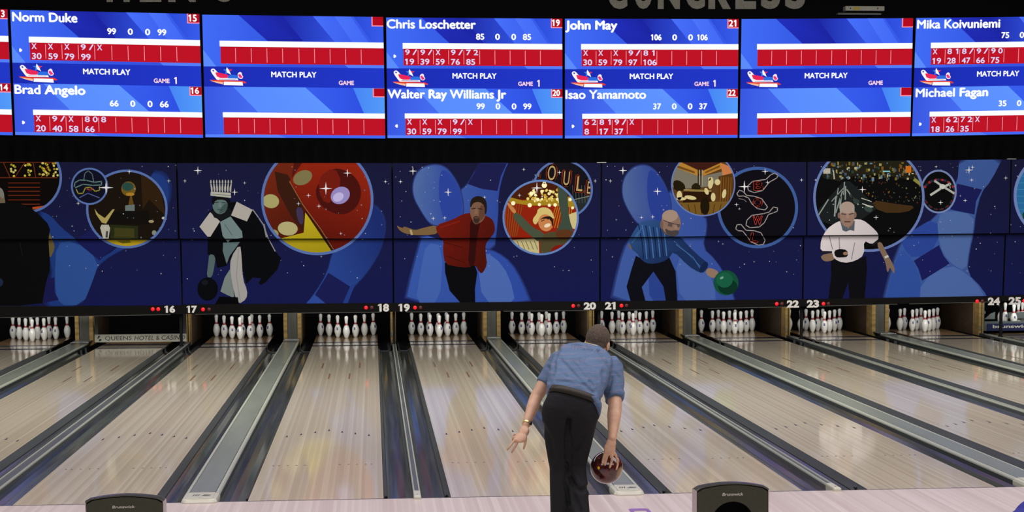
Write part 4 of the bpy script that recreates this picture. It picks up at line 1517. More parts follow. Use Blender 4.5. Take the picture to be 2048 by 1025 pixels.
# --- 21/22: man in a blue checked shirt, temple picture, neon pins
def art4():
    a = Art(GAIN)
    base_sky(a, -20, 1400)
    halo(a, [(440, 240), (500, 300), (560, 385), (664, 400), (672, 480), (644, 590), (722, 660), (800, 790), (846, 940), (96, 940), (150, 690), (200, 545), (300, 470), (420, 430)], grad((58, 84, 156), (50, 74, 152), 200, 700), 1)
    a.add((40, 62, 138), [(320, 690), (450, 690), (520, 940), (330, 940)], 1)
    a.add((66, 92, 164), [(480, 640), (620, 640), (720, 800), (730, 940), (520, 940)], 1)
    halo(a, [(290, 90), (352, 112), (412, 190), (452, 290), (458, 372), (420, 430), (330, 460), (262, 452), (205, 370), (164, 280), (170, 180), (222, 110)], grad((72, 94, 150), (40, 60, 142), 190, 400), 2)
    a.add((38, 58, 142), [(320, 110), (372, 140), (440, 260), (456, 370), (410, 430), (345, 420), (310, 280)], 2)
    speckle(a, 41, 85, 40, 1260, 90, 760)
    # neon pins circle
    a.ring((58, 86, 150), 980, 348, 244, 246, 19)
    a.ell((15, 14, 21), 980, 348, 226, 228, n=48)
    NE = (150, 142, 146)
    for p in ([(925, 245), (918, 220), (950, 190), (1030, 178), (1060, 150), (1085, 140), (1103, 155), (1095, 170), (1050, 195), (1010, 245), (960, 258), (925, 245)],
              [(855, 265), (870, 243), (890, 250), (915, 275), (960, 280), (1005, 295), (1040, 345), (1025, 362), (980, 355), (945, 325), (925, 290), (895, 278), (865, 280), (855, 265)],
              [(910, 455), (915, 425), (945, 395), (1015, 385), (1050, 375), (1075, 345), (1100, 350), (1098, 370), (1075, 380), (1045, 390), (1020, 440), (990, 465), (935, 470), (910, 455)],
              [(848, 475), (855, 452), (880, 450), (910, 485), (960, 488), (1000, 500), (1025, 545), (1015, 570), (985, 575), (940, 555), (915, 520), (890, 490), (860, 487), (848, 475)]):
        a.line(NE, p, 5)
    a.line((110, 104, 108), [(866, 294), (898, 300), (912, 314)], 4)
    for ch, x, y in (('B', 985, 217), ('O', 980, 318), ('W', 980, 425)):
        a.text((205, 70, 60), ch, x - 27, x + 27, y + 26, y - 26, .05)
    a.text((196, 66, 56), 'L', 938, 985, 555, 505, .05, rot=12)
    # temple picture
    a.ring((96, 116, 176), 652, 205, 194, 196, 8)
    a.clip = circ(652, 205, 186, 188, 48)
    a.ell((84, 56, 28), 652, 205, 186, 188)
    a.add((112, 108, 98), [(470, 100), (640, 160), (820, 120), (830, 150), (740, 180), (700, 220), (500, 240), (460, 220)])
    a.add((58, 26, 22), [(520, 70), (770, 70), (640, 130)])
    a.add((166, 118, 46), [(480, 76), (520, 76), (632, 128), (622, 158), (488, 108)])
    a.add((104, 70, 28), [(492, 92), (600, 130), (600, 142), (496, 108)])
    a.add((166, 118, 46), [(760, 78), (770, 110), (652, 158), (648, 128)])
    a.add((104, 70, 28), [(752, 92), (752, 104), (664, 142), (664, 132)])
    a.add((186, 116, 70), [(755, 78), (840, 110), (838, 140), (770, 160)])
    a.add((80, 50, 20), [(745, 160), (838, 138), (840, 250), (810, 330), (745, 300)])
    for k in range(5):
        a.line((126, 84, 34), [(760 + 15 * k, 165), (755 + 15 * k, 310)], 4)
    for k in range(4):
        a.line((150, 140, 120) if k % 2 else (24, 22, 22), [(622 + 8 * k, 122), (622 + 8 * k, 215)], 6)
    a.add((30, 24, 12), [(468, 190), (500, 180), (540, 205), (546, 245), (478, 250)], 1)
    a.add((34, 28, 14), [(580, 215), (610, 196), (640, 220), (630, 245), (585, 245)], 1)
    a.add((40, 22, 12), [(530, 250), (700, 250), (700, 330), (530, 330)])
    for y in (240, 247):
        a.line((170, 150, 90), [(535, y), (700, y + 4)], 3)
    a.add((106, 80, 34), [(490, 320), (830, 310), (780, 410), (540, 410)])
    for k in range(7):
        a.line((70, 46, 18), [(520 + 40 * k, 330), (540 + 34 * k, 390)], 5)
    for x, y, rx, ry, t in ((508, 275, 16, 28, 0), (520, 295, 30, 10, 0), (575, 288, 36, 12, 10), (697, 200, 15, 36, 8), (738, 195, 17, 18, 0), (672, 250, 12, 22, -20), (712, 285, 14, 26, 0), (778, 265, 12, 28, 12), (690, 175, 8, 10, 0)):
        a.ell((196, 184, 136), x, y, rx, ry, t)
    a.ell((28, 20, 10), 662, 340, 28, 52)
    a.clip = None
    for x, y, s in ((168, 125, 26), (376, 250, 26), (92, 188, 13), (900, 222, 38), (1025, 130, 22), (348, 404, 14), (280, 408, 12), (1245, 182, 12), (1040, 196, 14), (852, 330, 13), (870, 356, 10)):
        a.star(x, y, s)
    # the man
    a.add((15, 15, 24), [(246, 640), (335, 680), (448, 650), (486, 735), (498, 940), (432, 940), (412, 824), (352, 734), (282, 828), (312, 940), (222, 940), (190, 826), (220, 720)])
    a.add((96, 84, 84), [(198, 566), (222, 570), (228, 604), (206, 596)], 1)
    shirt = [(198, 556), (236, 486), (272, 434), (345, 420), (402, 430), (420, 500), (470, 524), (516, 524), (566, 584), (640, 652), (668, 672), (684, 700), (660, 740), (630, 742), (560, 700), (474, 610), (448, 652), (400, 680), (326, 690), (282, 668), (250, 620), (224, 604), (210, 560)]
    a.add(grad((44, 78, 132), (26, 44, 88), 250, 420, 430, 650), shirt, 1)
    for k in range(8):
        a.line((66, 106, 166) if k % 2 else (18, 34, 72), [(262 + 22 * k, 450 + 4 * k), (284 + 20 * k, 560), (292 + 20 * k, 660 - 3 * k)], 6)
    for k in range(4):
        a.line((60, 98, 158) if k % 2 else (18, 34, 74), [(470 + 6 * k, 540 + 10 * k), (560 + 10 * k, 630 + 6 * k), (640, 700 + 8 * k)], 5)
    for k in range(3):
        a.line((54, 92, 150), [(222 + 10 * k, 560 - 20 * k), (262 + 10 * k, 520 - 24 * k)], 6)
    a.add((20, 34, 74), [(640, 690), (672, 668), (686, 702), (640, 742), (624, 736)], 1)
    a.add((134, 110, 98), [(676, 712), (712, 716), (746, 736), (734, 760), (712, 778), (664, 748)], 1)
    a.ell((20, 74, 56), 790, 802, 75, 75, n=36)
    a.ell((12, 48, 36), 800, 826, 58, 46)
    a.ell((24, 88, 66), 780, 785, 50, 46)
    a.ell((104, 158, 140), 764, 772, 12, 7, -30)
    a.add((84, 70, 66), [(402, 430), (480, 440), (500, 510), (460, 524), (404, 500)], 1)
    a.ell((128, 102, 92), 458, 440, 58, 76, -6)
    a.ell((150, 128, 118), 452, 398, 48, 36, -6)
    a.ell((110, 82, 76), 402, 452, 10, 24)
    a.line((36, 34, 40), [(412, 424), (460, 444), (512, 452)], 4)
    a.add((84, 70, 72), [(440, 440), (466, 446), (464, 466), (438, 460)])
    a.add((84, 72, 74), [(484, 448), (514, 452), (510, 468), (484, 466)])
    a.add((66, 60, 62), [(420, 470), (450, 490), (490, 484), (506, 488), (500, 515), (470, 524), (430, 510)], 1)
    a.add((140, 112, 100), [(476, 450), (492, 452), (500, 478), (480, 478)])
    return a


# --- 23/24: man in a white shirt, city street at night, roulette wheel
def art5():
    a = Art(GAIN)
    base_sky(a, -20, 1400)
    halo(a, [(960, 50), (1220, 50), (1150, 190), (1090, 260), (1056, 390), (1046, 500), (1022, 600), (1004, 740), (1105, 840), (1150, 940), (500, 940), (550, 740), (596, 600), (640, 520), (840, 400), (950, 210)], grad((52, 82, 156), (58, 84, 150), 600, 1000), 1)
    a.add((74, 100, 160), [(900, 365), (1050, 392), (1042, 500), (1018, 600), (1000, 738), (900, 680), (838, 575), (826, 400)], 1)
    a.add((74, 100, 166), [(730, 792), (900, 690), (1005, 745), (1100, 850), (1120, 940), (720, 940)], 1)
    a.add((42, 66, 148), [(622, 520), (826, 400), (838, 575), (690, 668), (612, 580)], 1)
    a.add((46, 76, 156), [(604, 590), (688, 672), (730, 790), (716, 940), (512, 940), (556, 740)], 1)
    a.add((26, 28, 84), [(948, 204), (1098, 240), (1062, 310), (1052, 390), (905, 360), (930, 300)])
    a.add((26, 28, 90), [(838, 575), (866, 640), (902, 686), (736, 790), (714, 720), (686, 670)])
    speckle(a, 51, 80, 100, 1260, 80, 740)
    # roulette circle
    a.ring((110, 126, 178), 835, 252, 110, 132, 11)
    a.clip = circ(835, 252, 99, 121, 40)
    a.ell((13, 13, 15), 835, 252, 99, 121)
    for i in range(22):
        t = math.radians(185 + i * 8.2)
        a.ell(((150, 40, 40), (40, 40, 80), (30, 34, 34))[i % 3], 838 + 96 * math.cos(t), 262 + 82 * math.sin(t), 8, 11, math.degrees(t), n=6)
        t = math.radians(10 + i * 7.4)
        a.ell(((90, 30, 30), (40, 44, 60), (20, 20, 22))[i % 3], 836 + 92 * math.cos(t), 252 + 108 * math.sin(t), 6, 10, math.degrees(t), n=6)
    a.line((170, 174, 172), [(788, 272), (850, 232), (905, 205)], 14)
    a.line((160, 166, 164), [(812, 188), (860, 220), (928, 262)], 13)
    a.ell((190, 192, 190), 858, 222, 18, 15)
    a.line((120, 126, 124), [(900, 200), (905, 230)], 8)
    a.clip = None
    # street at night
    a.ring((96, 116, 176), 415, 288, 336, 328, 15, 72)
    a.clip = circ(415, 288, 321, 313, 60)
    a.ell((13, 13, 15), 415, 288, 321, 313, n=60)
    r = random.Random(15)
    a.add((32, 30, 22), [(100, 60), (740, 60), (740, 190), (480, 150), (300, 160), (240, 190), (140, 170)])
    for _ in range(120):
        x, y = r.uniform(150, 720), r.uniform(70, 170)
        w_, h_ = r.uniform(4, 16), r.uniform(5, 22)
        c = r.choice(((110, 100, 40), (150, 140, 80), (60, 80, 110), (90, 70, 30), (170, 165, 130), (40, 60, 50), (120, 80, 30), (90, 120, 150)))
        a.add(c, [(x, y), (x + w_, y), (x + w_, y + h_), (x, y + h_)])
    for _ in range(90):
        x, y = r.uniform(300, 730), r.uniform(160, 320)
        s = r.uniform(1.5, 5)
        a.add(r.choice(((60, 64, 40), (110, 110, 80), (40, 60, 50), (130, 90, 40), (80, 40, 30))), circ(x, y, s, s * 1.3, 6))
    a.add((170, 166, 158), [(140, 112), (182, 112), (182, 144), (140, 144)])
    a.add((196, 104, 24), [(636, 98), (670, 98), (670, 138), (636, 138)])
    a.line((160, 160, 150), [(200, 125), (206, 175)], 8)
    a.line((130, 130, 60), [(690, 180), (730, 210)], 20)
    a.line((120, 190, 200), [(500, 130), (540, 130)], 8)
    a.add((26, 30, 32), [(262, 190), (300, 190), (470, 350), (300, 470), (100, 430), (110, 360)])
    for x0, y0, x1, y1, w_ in ((268, 195, 262, 270, 6), (262, 230, 190, 310, 5), (274, 220, 272, 300, 7), (255, 250, 215, 380, 7), (282, 240, 330, 310, 7), (170, 300, 112, 392, 7), (215, 290, 208, 400, 9), (246, 285, 240, 350, 10), (300, 270, 350, 330, 8), (230, 230, 220, 290, 5)):
        a.line((132, 142, 142), [(x0, y0), (x1, y1)], w_)
    for x0, y0, x1, y1, w_ in ((375, 325, 440, 345, 5), (370, 292, 430, 312, 4), (465, 325, 570, 350, 6), (480, 330, 560, 352, 4), (395, 335, 430, 346, 6)):
        a.line((186, 190, 180), [(x0, y0), (x1, y1)], w_)
    a.add((46, 58, 58), [(330, 290), (365, 310), (340, 330), (318, 318)], 1)
    a.add((50, 64, 62), [(380, 340), (440, 350), (430, 378), (395, 372)], 1)
    a.add((62, 44, 24), [(420, 300), (600, 330), (700, 340), (640, 380), (480, 380)], 1)
    a.clip = None
    speckle(a, 52, 26, 110, 740, 100, 540)
    for x, y, s in ((375, 240, 22), (1018, 122, 26), (1040, 105, 14), (458, 408, 16), (1240, 170, 13), (848, 318, 16), (995, 306, 13), (94, 182, 10), (1034, 182, 14), (820, 102, 10)):
        a.star(x, y, s)
    # the man
    a.add((15, 15, 20), [(186, 650), (262, 680), (332, 672), (398, 640), (404, 720), (386, 940), (303, 940), (290, 800), (240, 940), (166, 940), (188, 760)])
    a.add((122, 100, 84), [(124, 636), (196, 620), (216, 640), (206, 664), (160, 676), (132, 664)], 1)
    a.add((120, 98, 84), [(460, 566), (488, 552), (512, 600), (534, 644), (556, 680), (572, 720), (568, 752), (556, 730), (540, 708), (534, 738), (524, 736), (516, 680), (496, 640)], 1)
    a.add((186, 186, 180), [(508, 644), (530, 634), (536, 646), (514, 656)])
    a.add(grad((206, 197, 204), (184, 177, 185), 160, 420, 450, 620), [(240, 428), (330, 418), (378, 422), (430, 462), (474, 508), (470, 548), (432, 572), (384, 546), (388, 634), (332, 672), (262, 684), (204, 658), (194, 616), (122, 616), (126, 540), (160, 480), (200, 448)], 1)
    for p in ([(236, 530), (240, 650)], [(330, 560), (310, 660)], [(176, 520), (196, 600)]):
        a.line((124, 118, 134), p, 5)
    a.add((30, 30, 38), [(122, 610), (194, 612), (194, 622), (124, 626)])
    a.add((30, 30, 38), [(430, 572), (470, 540), (474, 552), (440, 580)])
    a.add((78, 84, 96), [(240, 428), (262, 428), (290, 474), (320, 430), (330, 428), (326, 490), (300, 484), (276, 494), (256, 486)])
    a.add((112, 90, 80), [(252, 420), (322, 420), (318, 456), (292, 474), (262, 456)], 1)
    a.ell((138, 112, 102), 284, 390, 46, 76)
    a.ell((158, 140, 132), 284, 348, 44, 36)
    a.add((150, 146, 140), [(236, 350), (246, 322), (252, 370), (246, 400)], 1)
    a.add((150, 146, 140), [(330, 350), (322, 322), (316, 370), (322, 400)], 1)
    a.ell((120, 94, 86), 234, 396, 8, 18); a.ell((120, 94, 86), 332, 392, 8, 18)
    a.line((60, 50, 50), [(248, 386), (276, 390)], 5)
    a.line((60, 50, 50), [(292, 390), (322, 384)], 5)
    a.add((150, 122, 110), [(280, 384), (292, 384), (298, 412), (276, 414)])
    a.line((78, 52, 48), [(268, 434), (302, 434)], 7)
    a.add((20, 18, 20), [(204, 610), (238, 597), (286, 604), (290, 646), (250, 650), (212, 648)], 1)
    a.add((146, 112, 92), [(258, 618), (286, 614), (288, 634), (262, 636)], 1)
    return a


# --- 25/26: only a sliver shows
def art6():
    a = Art(GAIN)
    base_sky(a, 1230, 2600)
    a.ring((104, 126, 186), 1560, 278, 272, 272, 18, 64)
    a.clip = circ(1560, 278, 254, 254, 60)
    a.ell((40, 104, 160), 1560, 278, 254, 254, n=60)
    for k in range(8):
        a.line((60, 130, 180), [(1300, 120 + 40 * k), (1820, 110 + 42 * k)], 4)
    a.add((22, 60, 40), [(1340, 370), (1420, 340), (1500, 420), (1420, 520), (1345, 440)], 1)
    a.clip = None
    speckle(a, 61, 20, 1240, 1420, 90, 760)
    return a


# zoom frame of each picture (x offset, y offset, scale), its edges in the photograph and the numbers on its strip
MASKS = [
    (art1, (0, 300, 3.015), ((-76, 322), (353, 326.5), (-61, 478.6), (357, 478), (-55, 479.5), (361, 479), (-45, 636), (365, 628.5), (-45, 615), (365, 610.8)), (15, 16), 'night sky print of a man in black, trophies and neon hat'),
    (art2, (350, 300, 3.0156), ((353, 326.5), (784, 326.5), (358, 478), (786, 477.5), (361, 479), (786, 478), (365, 628.5), (787, 624), (365, 609.5), (787, 606.2)), (17, 18), 'night sky print of red dice and a caped bowler in a crown'),
    (art3, (780, 300, 3.0136), ((784, 326.5), (1203, 326), (786, 477.5), (1202, 475), (786, 478), (1200, 475.5), (787, 624), (1200, 621), (787, 606.2), (1200, 603)), (19, 20), 'night sky print of a man in red shirt and a cheering woman'),
    (art4, (1190, 300, 3.0136), ((1203, 326), (1614, 324), (1202, 475), (1613.5, 471.5), (1200, 475.5), (1607, 472), (1200, 621), (1605.5, 613), (1200, 603), (1605.5, 599)), (21, 22), 'night sky print of a man in blue shirt with green ball and neon pins'),
    (art5, (1600, 300, 3.0156), ((1614, 324), (2022.8, 319), (1613.5, 471.5), (2019, 467), (1607, 472), (2011, 468), (1605.5, 613), (2006, 603), (1605.5, 599), (2006, 592)), (23, 24), 'night sky print of a man in white shirt before a night street'),
    (art6, (1600, 300, 3.0156), ((2022.8, 319), (2430, 312), (2019, 467), (2424, 460), (2011, 468), (2414, 461), (2006, 603), (2404, 588), (2006, 592), (2404, 576)), (25, 26), 'night sky print cut off by the right edge, above lane twenty-five'),
]
NUM_PX = {16: (329, 350, 611.5, 626.5), 17: (373.5, 394, 612, 627), 18: (756, 778, 608, 624), 19: (797, 819.5, 608, 624), 20: (1167.5, 1192, 605, 620), 21: (1210, 1231, 604.5, 619.5),
          22: (1573.5, 1598, 601, 616), 23: (1613.5, 1638, 600.5, 616), 24: (1975.5, 2000, 595.5, 611), 25: (2017, 2042, 594.5, 610)}
LED_PX = {16: ((305.5, 1), (316.5, 1)), 17: ((406, 1), (418, 0)), 18: ((732, 1), (743.5, 0)), 19: ((830, 1), (841, 0)), 20: ((1146.5, 1), (1157, 0)), 21: ((1243, 1), (1253, 0)),
          22: ((1553.5, 1), (1564, 0)), 23: ((1647, 1), (1657, 0)), 24: ((1954.5, 1), (1965, 0)), 25: ((2048.5, 1), (2059, 0))}
for fn, (ox, oy, sc), C_, nums, what in MASKS:
    (ul, ur, ml, mr, nl, nr, bl, br, sl, sr) = C_
    xm = (ul[0] + ur[0]) / 2
    cen = at(xm, 480, YU)
    mk = empty('masking_unit', (cen.x, YU, cen.z), f'{what}' if nums[0] != 15 else f'{what}, at the far left', 'masking panel', 'printed masking panels over the pin decks')
    art = fn()
    tozoom = lambda p: ((p[0] - ox) * sc, (p[1] - oy) * sc)
    qU = [tozoom(p) for p in ((ul[0] + 1.6, ul[1]), (ur[0] - 1.6, ur[1]), (mr[0] - 1.6, mr[1] - .3), (ml[0] + 1.6, ml[1] - .3))]
    qL = [tozoom(p) for p in ((nl[0] + 1.6, nl[1] + .8), (nr[0] - 1.6, nr[1] + .8), (sr[0] - 1.6, sr[1]), (sl[0] + 1.6, sl[1]))]
    for nm, q, Yp in (('upper_panel', qU, YU), ('lower_panel', qL, YL)):
        def mp(x, y, lift, Yp=Yp):
            p = at(ox + x / sc, oy + y / sc, Yp)
            return (p.x - cen.x, Yp - YU - lift, p.z - cen.z)
        pl = art.mesh(nm, mp, [ART], mk, keep=lambda pts, q=q: clip_convex(pts, q), step=.0002)
        # the board behind the print
        bm = bmesh.new()
        c4 = [Vector(mp(x, y, 0)) for x, y in q]
        gr = 1.0
        f0 = [bm.verts.new((p.x, p.y + .002, p.z)) for p in c4]
        f1 = [bm.verts.new((p.x, p.y + .03, p.z)) for p in c4]
        bm.faces.new(f0); bm.faces.new(f1[::-1])
        for i in range(4):
            bm.faces.new((f0[i], f1[i], f1[(i + 1) % 4], f0[(i + 1) % 4]))
        build('backing_board', bm, BLACK, pl)
    # black number strip along the bottom
    bm = bmesh.new()
    pts = [at(x, y, YL) for x, y in (sl, sr, br, bl)]
    f0 = [bm.verts.new((p.x - cen.x, YL - YU - .012, p.z - cen.z)) for p in pts]
    f1 = [bm.verts.new((p.x - cen.x, YL - YU + .03, p.z - cen.z)) for p in pts]
    bm.faces.new(f0); bm.faces.new(f1[::-1])
    for i in range(4):
        bm.faces.new((f0[i], f1[i], f1[(i + 1) % 4], f0[(i + 1) % 4]))
    st = build('number_strip', bm, mat('strip_black', (0.008, 0.0065, 0.0075, 1), .8, spec=.05), mk)
    # thin metal lip under the strip
    bm = bmesh.new()
    a_, b_ = pts[3], pts[2]
    for k in range(2):
        t0, t1 = (.06, .47) if k == 0 else (.53, .94)
        p0, p1 = a_.lerp(b_, t0), a_.lerp(b_, t1)
        vs4 = [bm.verts.new((p.x - cen.x, YL - YU + dy, p.z - cen.z + dz)) for p in (p0, p1) for dy, dz in ((-.004, -.001), (-.004, -.009), (.025, -.009), (.025, -.001))]
        for i in range(4):
            bm.faces.new((vs4[i], vs4[(i + 1) % 4], vs4[4 + (i + 1) % 4], vs4[4 + i]))
        bm.faces.new(vs4[:4][::-1]); bm.faces.new(vs4[4:])
    build('metal_lip', bm, mat('lip_metal', (.16, .18, .16, 1), .4), mk)
    for n in nums:
        if n not in NUM_PX:
            continue
        x0, x1, y0, y1 = NUM_PX[n]
        ys = YL - .0125
        p0, p1 = at(x0, y1, ys), at(x1, y0, ys)
        text_obj('lane_number', str(n), p0.x - cen.x, p1.x - cen.x, p0.z - cen.z, p1.z - cen.z, ys - YU, NUMW, mk, bold=.05, depth=.003)
        for px, on in LED_PX[n]:
            c = at(px, (y0 + y1) / 2 - .2, ys) - cen
            bm = bmesh.new()
            c.y = ys - YU
            g = bmesh.ops.create_uvsphere(bm, u_segments=14, v_segments=8, radius=1, matrix=Matrix.Translation(c) @ Matrix.Diagonal((.031, .012, .031, 1)))
            o = build('indicator_light', bm, LEDON if on else LEDOFF, mk, smooth=True)
            o['label'] = 'lit red indicator' if on else 'unlit dark red indicator'
    bm = bmesh.new()
    p = at(ul[0], ul[1] - .5, YU) - cen
    if nums[0] in (21, 25):
        box(bm, p.x - .075, p.x + .075, -.02, .03, p.z - .004, p.z + .008)
        build('hanger_bracket', bm, METAL, mk)
    else:
        bm.free()

# ------------------------------------------------------------------ ball returns in the foreground
def ground(px, py, z=0.0):
    d = FW + RT * ((px - CX) / FPX) - UP * ((py - CY) / FPX)
    return CAM + d * ((z - CAM.z) / d.z)


def hood(name, pxl, pxr, corner, arch, text_px, word_label, hole=None):
    YF = -4.9
    L_, R_ = at(pxl, 1015, YF), at(pxr, 1015, YF)
    cx = (L_.x + R_.x) / 2
    hw = (R_.x - L_.x) / 2
    zc = at((pxl + pxr) / 2, corner, YF).z
    za = at((pxl + pxr) / 2, arch, YF).z
    r = empty('ball_return', (cx, YF, 0), word_label, 'ball return', 'ball return hoods on the approach')
    DEP = 0.2

    def outline(hw, zc, za, n=14):
        pts = [(-hw, 0.0)]
        for i in range(n + 1):
            t = -1 + 2 * i / n
            k = abs(t)
            pts.append((hw * t, zc + (za - zc) * (1 - t * t) - .010 * max(0, k - .9) / .1))
        pts.append((hw, 0.0))
        return pts
    # front plate with the round ball opening
    bm = bmesh.new()
    o = outline(hw - .006, zc - .008, za - .008)
    if hole:
        hc = at(hole[0], hole[1], YF)
        hx, hz, hr = hc.x - cx, hc.z, hole[2]
    else:
        hx, hz, hr = 0.0, za - .205, .118
    n = 40
    inner = [(hx + hr * math.cos(2 * math.pi * i / n), hz + hr * math.sin(2 * math.pi * i / n)) for i in range(n)]
    # outer points matched by direction
    def ray(t):
        dx, dz = math.cos(t), math.sin(t)
        best = None
        P = o + [o[0]]
        for (x0, z0), (x1, z1) in zip(P, P[1:]):
            ex, ez = x1 - x0, z1 - z0
            den = dx * ez - dz * ex
            if abs(den) < 1e-9:
                continue
            s = ((x0 - hx) * ez - (z0 - hz) * ex) / den
            u = ((x0 - hx) * dz - (z0 - hz) * dx) / den
            if s > 0 and -1e-6 <= u <= 1 + 1e-6 and (best is None or s < best):
                best = s
        return (hx + dx * best, hz + dz * best)
    angs = sorted({2 * math.pi * i / n for i in range(n)} | {math.atan2(z - hz, x - hx) % (2 * math.pi) for x, z in o})
    inn = [(hx + hr * math.cos(t), hz + hr * math.sin(t)) for t in angs]
    out = [ray(t) for t in angs]
    fi = [bm.verts.new((x, 0, z)) for x, z in inn]
    fo = [bm.verts.new((x, 0, z)) for x, z in out]
    bi = [bm.verts.new((x, .03, z)) for x, z in inn]
    bo = [bm.verts.new((x, .03, z)) for x, z in out]
    m = len(angs)
    for i in range(m):
        j = (i + 1) % m
        bm.faces.new((fo[i], fo[j], fi[j], fi[i]))
        bm.faces.new((fi[i], fi[j], bi[j], bi[i]))
        bm.faces.new((bo[i], bi[i], bi[j], bo[j]))
        bm.faces.new((fo[i], bo[i], bo[j], fo[j]))
    fp = build('front_plate', bm, HOOD, r)
    # shell behind: arched top, sides, back
    bm = bmesh.new()
    rows = []
    for y, g, dz in ((.0, .0, .0), (.012, .004, .003), (.05, .006, .004), (DEP * .6, .004, -.004), (DEP, -.012, -.03)):
        rows.append([bm.verts.new((x, y + .002, z)) for x, z in outline(hw + g, zc + dz, za + dz)])
    for a, b in zip(rows, rows[1:]):
        for i in range(len(a) - 1):
            f = bm.faces.new((a[i], a[i + 1], b[i + 1], b[i]))
            f.material_index = 1 if i in (0, len(a) - 2) else 0
    bm.faces.new(rows[-1]).material_index = 0
    sh = build('shell', bm, [HOODTOP, HOODSIDE], r)
    md = sh.modifiers.new('t', 'SOLIDIFY'); md.thickness = 0.004; md.offset = -1
    # dark tube the balls roll out of
    bm = bmesh.new()
    a = [bm.verts.new((x, .031, z)) for x, z in inner]
    b = [bm.verts.new((hx + (x - hx) * .97, DEP - .03, hz + (z - hz) * .97)) for x, z in inner]
    for i in range(n):
        bm.faces.new((a[i], b[i], b[(i + 1) % n], a[(i + 1) % n]))
    bm.faces.new(b)
    build('ball_opening', bm, BLACK, r)
    x0, x1, y0, y1 = text_px
    p0, p1 = at(x0, y1, YF), at(x1, y0, YF)
    text_obj('lettering', 'Brunswick', p0.x - cx, p1.x - cx, p0.z, p1.z, -0.0005, mat('letter_silver', (.55, .55, .5, 1), .4), r, bold=.015, depth=.002, shear=.15)
    # feet that carry the hood
    for s in (-1, 1):
        bm = bmesh.new()
        box(bm, s * (hw - .03) - .02, s * (hw - .03) + .02, .05, DEP - .02, 0, .02)
        build('foot', bm, BLACK, r)
    return r


hood('ball_return', 171, 326.5, 1001.5, 992.5, (224.5, 269.5, 1011.5, 1017.8), 'black ball return hood with silver lettering at bottom left, before lane seventeen', None)
hood('ball_return', 1393, 1537.5, 978.5, 968.5, (1444.5, 1486.5, 986, 992.6), 'black ball return hood with silver lettering at bottom right, beside the bowler', (1465.5, 1047.2, .118))

# purple outline on the approach
g0, g1 = ground(1257, 1020), ground(1298.5, 1021)
bm = bmesh.new()
cxd, wd = (g0.x + g1.x) / 2, (g1.x - g0.x)
ytop = ground(1277, 1018.3).y


def rrect(cx, cy, hx, hy, r, n=6):
    out = []
    for sx, sy, a0 in ((1, 1, 0), (-1, 1, 90), (-1, -1, 180), (1, -1, 270)):
        for i in range(n + 1):
            t = math.radians(a0 + 90 * i / n)
            out.append((cx + sx * (hx - r) + r * math.cos(t), cy + sy * (hy - r) + r * math.sin(t)))
    return out


o_ = rrect(0, 0, wd / 2, .17, .035)
i_ = rrect(0, 0, wd / 2 - .028, .17 - .10, .02)
T = .0015
vo = [bm.verts.new((x, y, T)) for x, y in o_]
vi = [bm.verts.new((x, y, T)) for x, y in i_]
for k in range(len(vo)):
    j = (k + 1) % len(vo)
    bm.faces.new((vo[k], vo[j], vi[j], vi[k]))
fm = build('floor_marking', bm, mat('marking_purple', (.22, .09, .36, 1), .4), loc=(cxd, ytop - .17, 0))
tag(fm, 'purple rounded outline marking on the approach floor, right of the bowler', 'floor marking')

# blue fabric at the bottom right corner
bm = bmesh.new()
c = at(2078, 1052, -3.2)
c.z = .22
rz = at(2048, 1013, -3.2).z
for k, (dx, dy, dz, s_) in enumerate(((0, 0, -.02, (.25, .2, .17)), (.16, .02, .0, (.2, .18, .22)), (-.1, .0, -.06, (.14, .15, .13)), (.05, .05, .06, (.2, .16, .14)))):
    ball(bm, c + Vector((dx, dy, dz)), 1, s_, 24)
bag = finish(bm, .012, 6, 'fabric_bundle', mat('blue_fabric', (.012, .014, .22, 1), .8, bump=(38, 1.0)))
low = min(v.co.z for v in bag.data.vertices)
for v in bag.data.vertices:
    v.co.z -= low
tag(bag, 'royal blue fabric bundle cut off by the bottom right corner', 'fabric bundle')


# ------------------------------------------------------------------ the bowler
def chain(bm, pts, seg=14):
    """tapered limb through (point, radius) joints, rounded at each joint"""
    for (p, r) in pts:
        ball(bm, p, r, seg=seg)
    for (p0, r0), (p1, r1) in zip(pts, pts[1:]):
        cyl(bm, p0, p1, r0, r1, n=seg)


def loft(bm, rings, n=28, power=2.5):
    """closed body through rings of (centre, across vector, depth vector)"""
    R_ = []
    for c, u, v in rings:
        row = []
        for i in range(n):
            t = 2 * math.pi * i / n
            ct, st_ = math.cos(t), math.sin(t)
            e = 2 / power
            row.append(bm.verts.new(c + u * (abs(ct) ** e * (1 if ct >= 0 else -1)) + v * (abs(st_) ** e * (1 if st_ >= 0 else -1))))
        R_.append(row)
    for a, b in zip(R_, R_[1:]):
        for i in range(n):
            bm.faces.new((a[i], a[(i + 1) % n], b[(i + 1) % n], b[i]))
    bm.faces.new(R_[0][::-1])
    bm.faces.new(R_[-1])
    return R_


def px_m(Y):
    return (at(1101, 800, Y) - at(1100, 800, Y)).length


def spine_rings(rows, tilt=-.17):
    cs = [at(x, y, Y) for x, y, Y, hw, dep in rows]
    out = []
    for i, (x, y, Y, hw, dep) in enumerate(rows):
        t = (cs[min(i + 1, len(cs) - 1)] - cs[max(i - 1, 0)]).normalized()
        u = Vector((1, 0, tilt))
        u = (u - t * u.dot(t)).normalized()
        v = t.cross(u).normalized()
        out.append((cs[i], u * hw * px_m(Y), v * dep))
    return out


SKIN = mat('skin', (0.50, 0.29, 0.185, 1), 0.5, noise=((22, 22, 22), .14))
SHIRT = mat('shirt_cloth', (0.088, 0.138, 0.236, 1), 0.85, noise=((9, 9, 60), .10), bump=(60, .25), spec=.2)
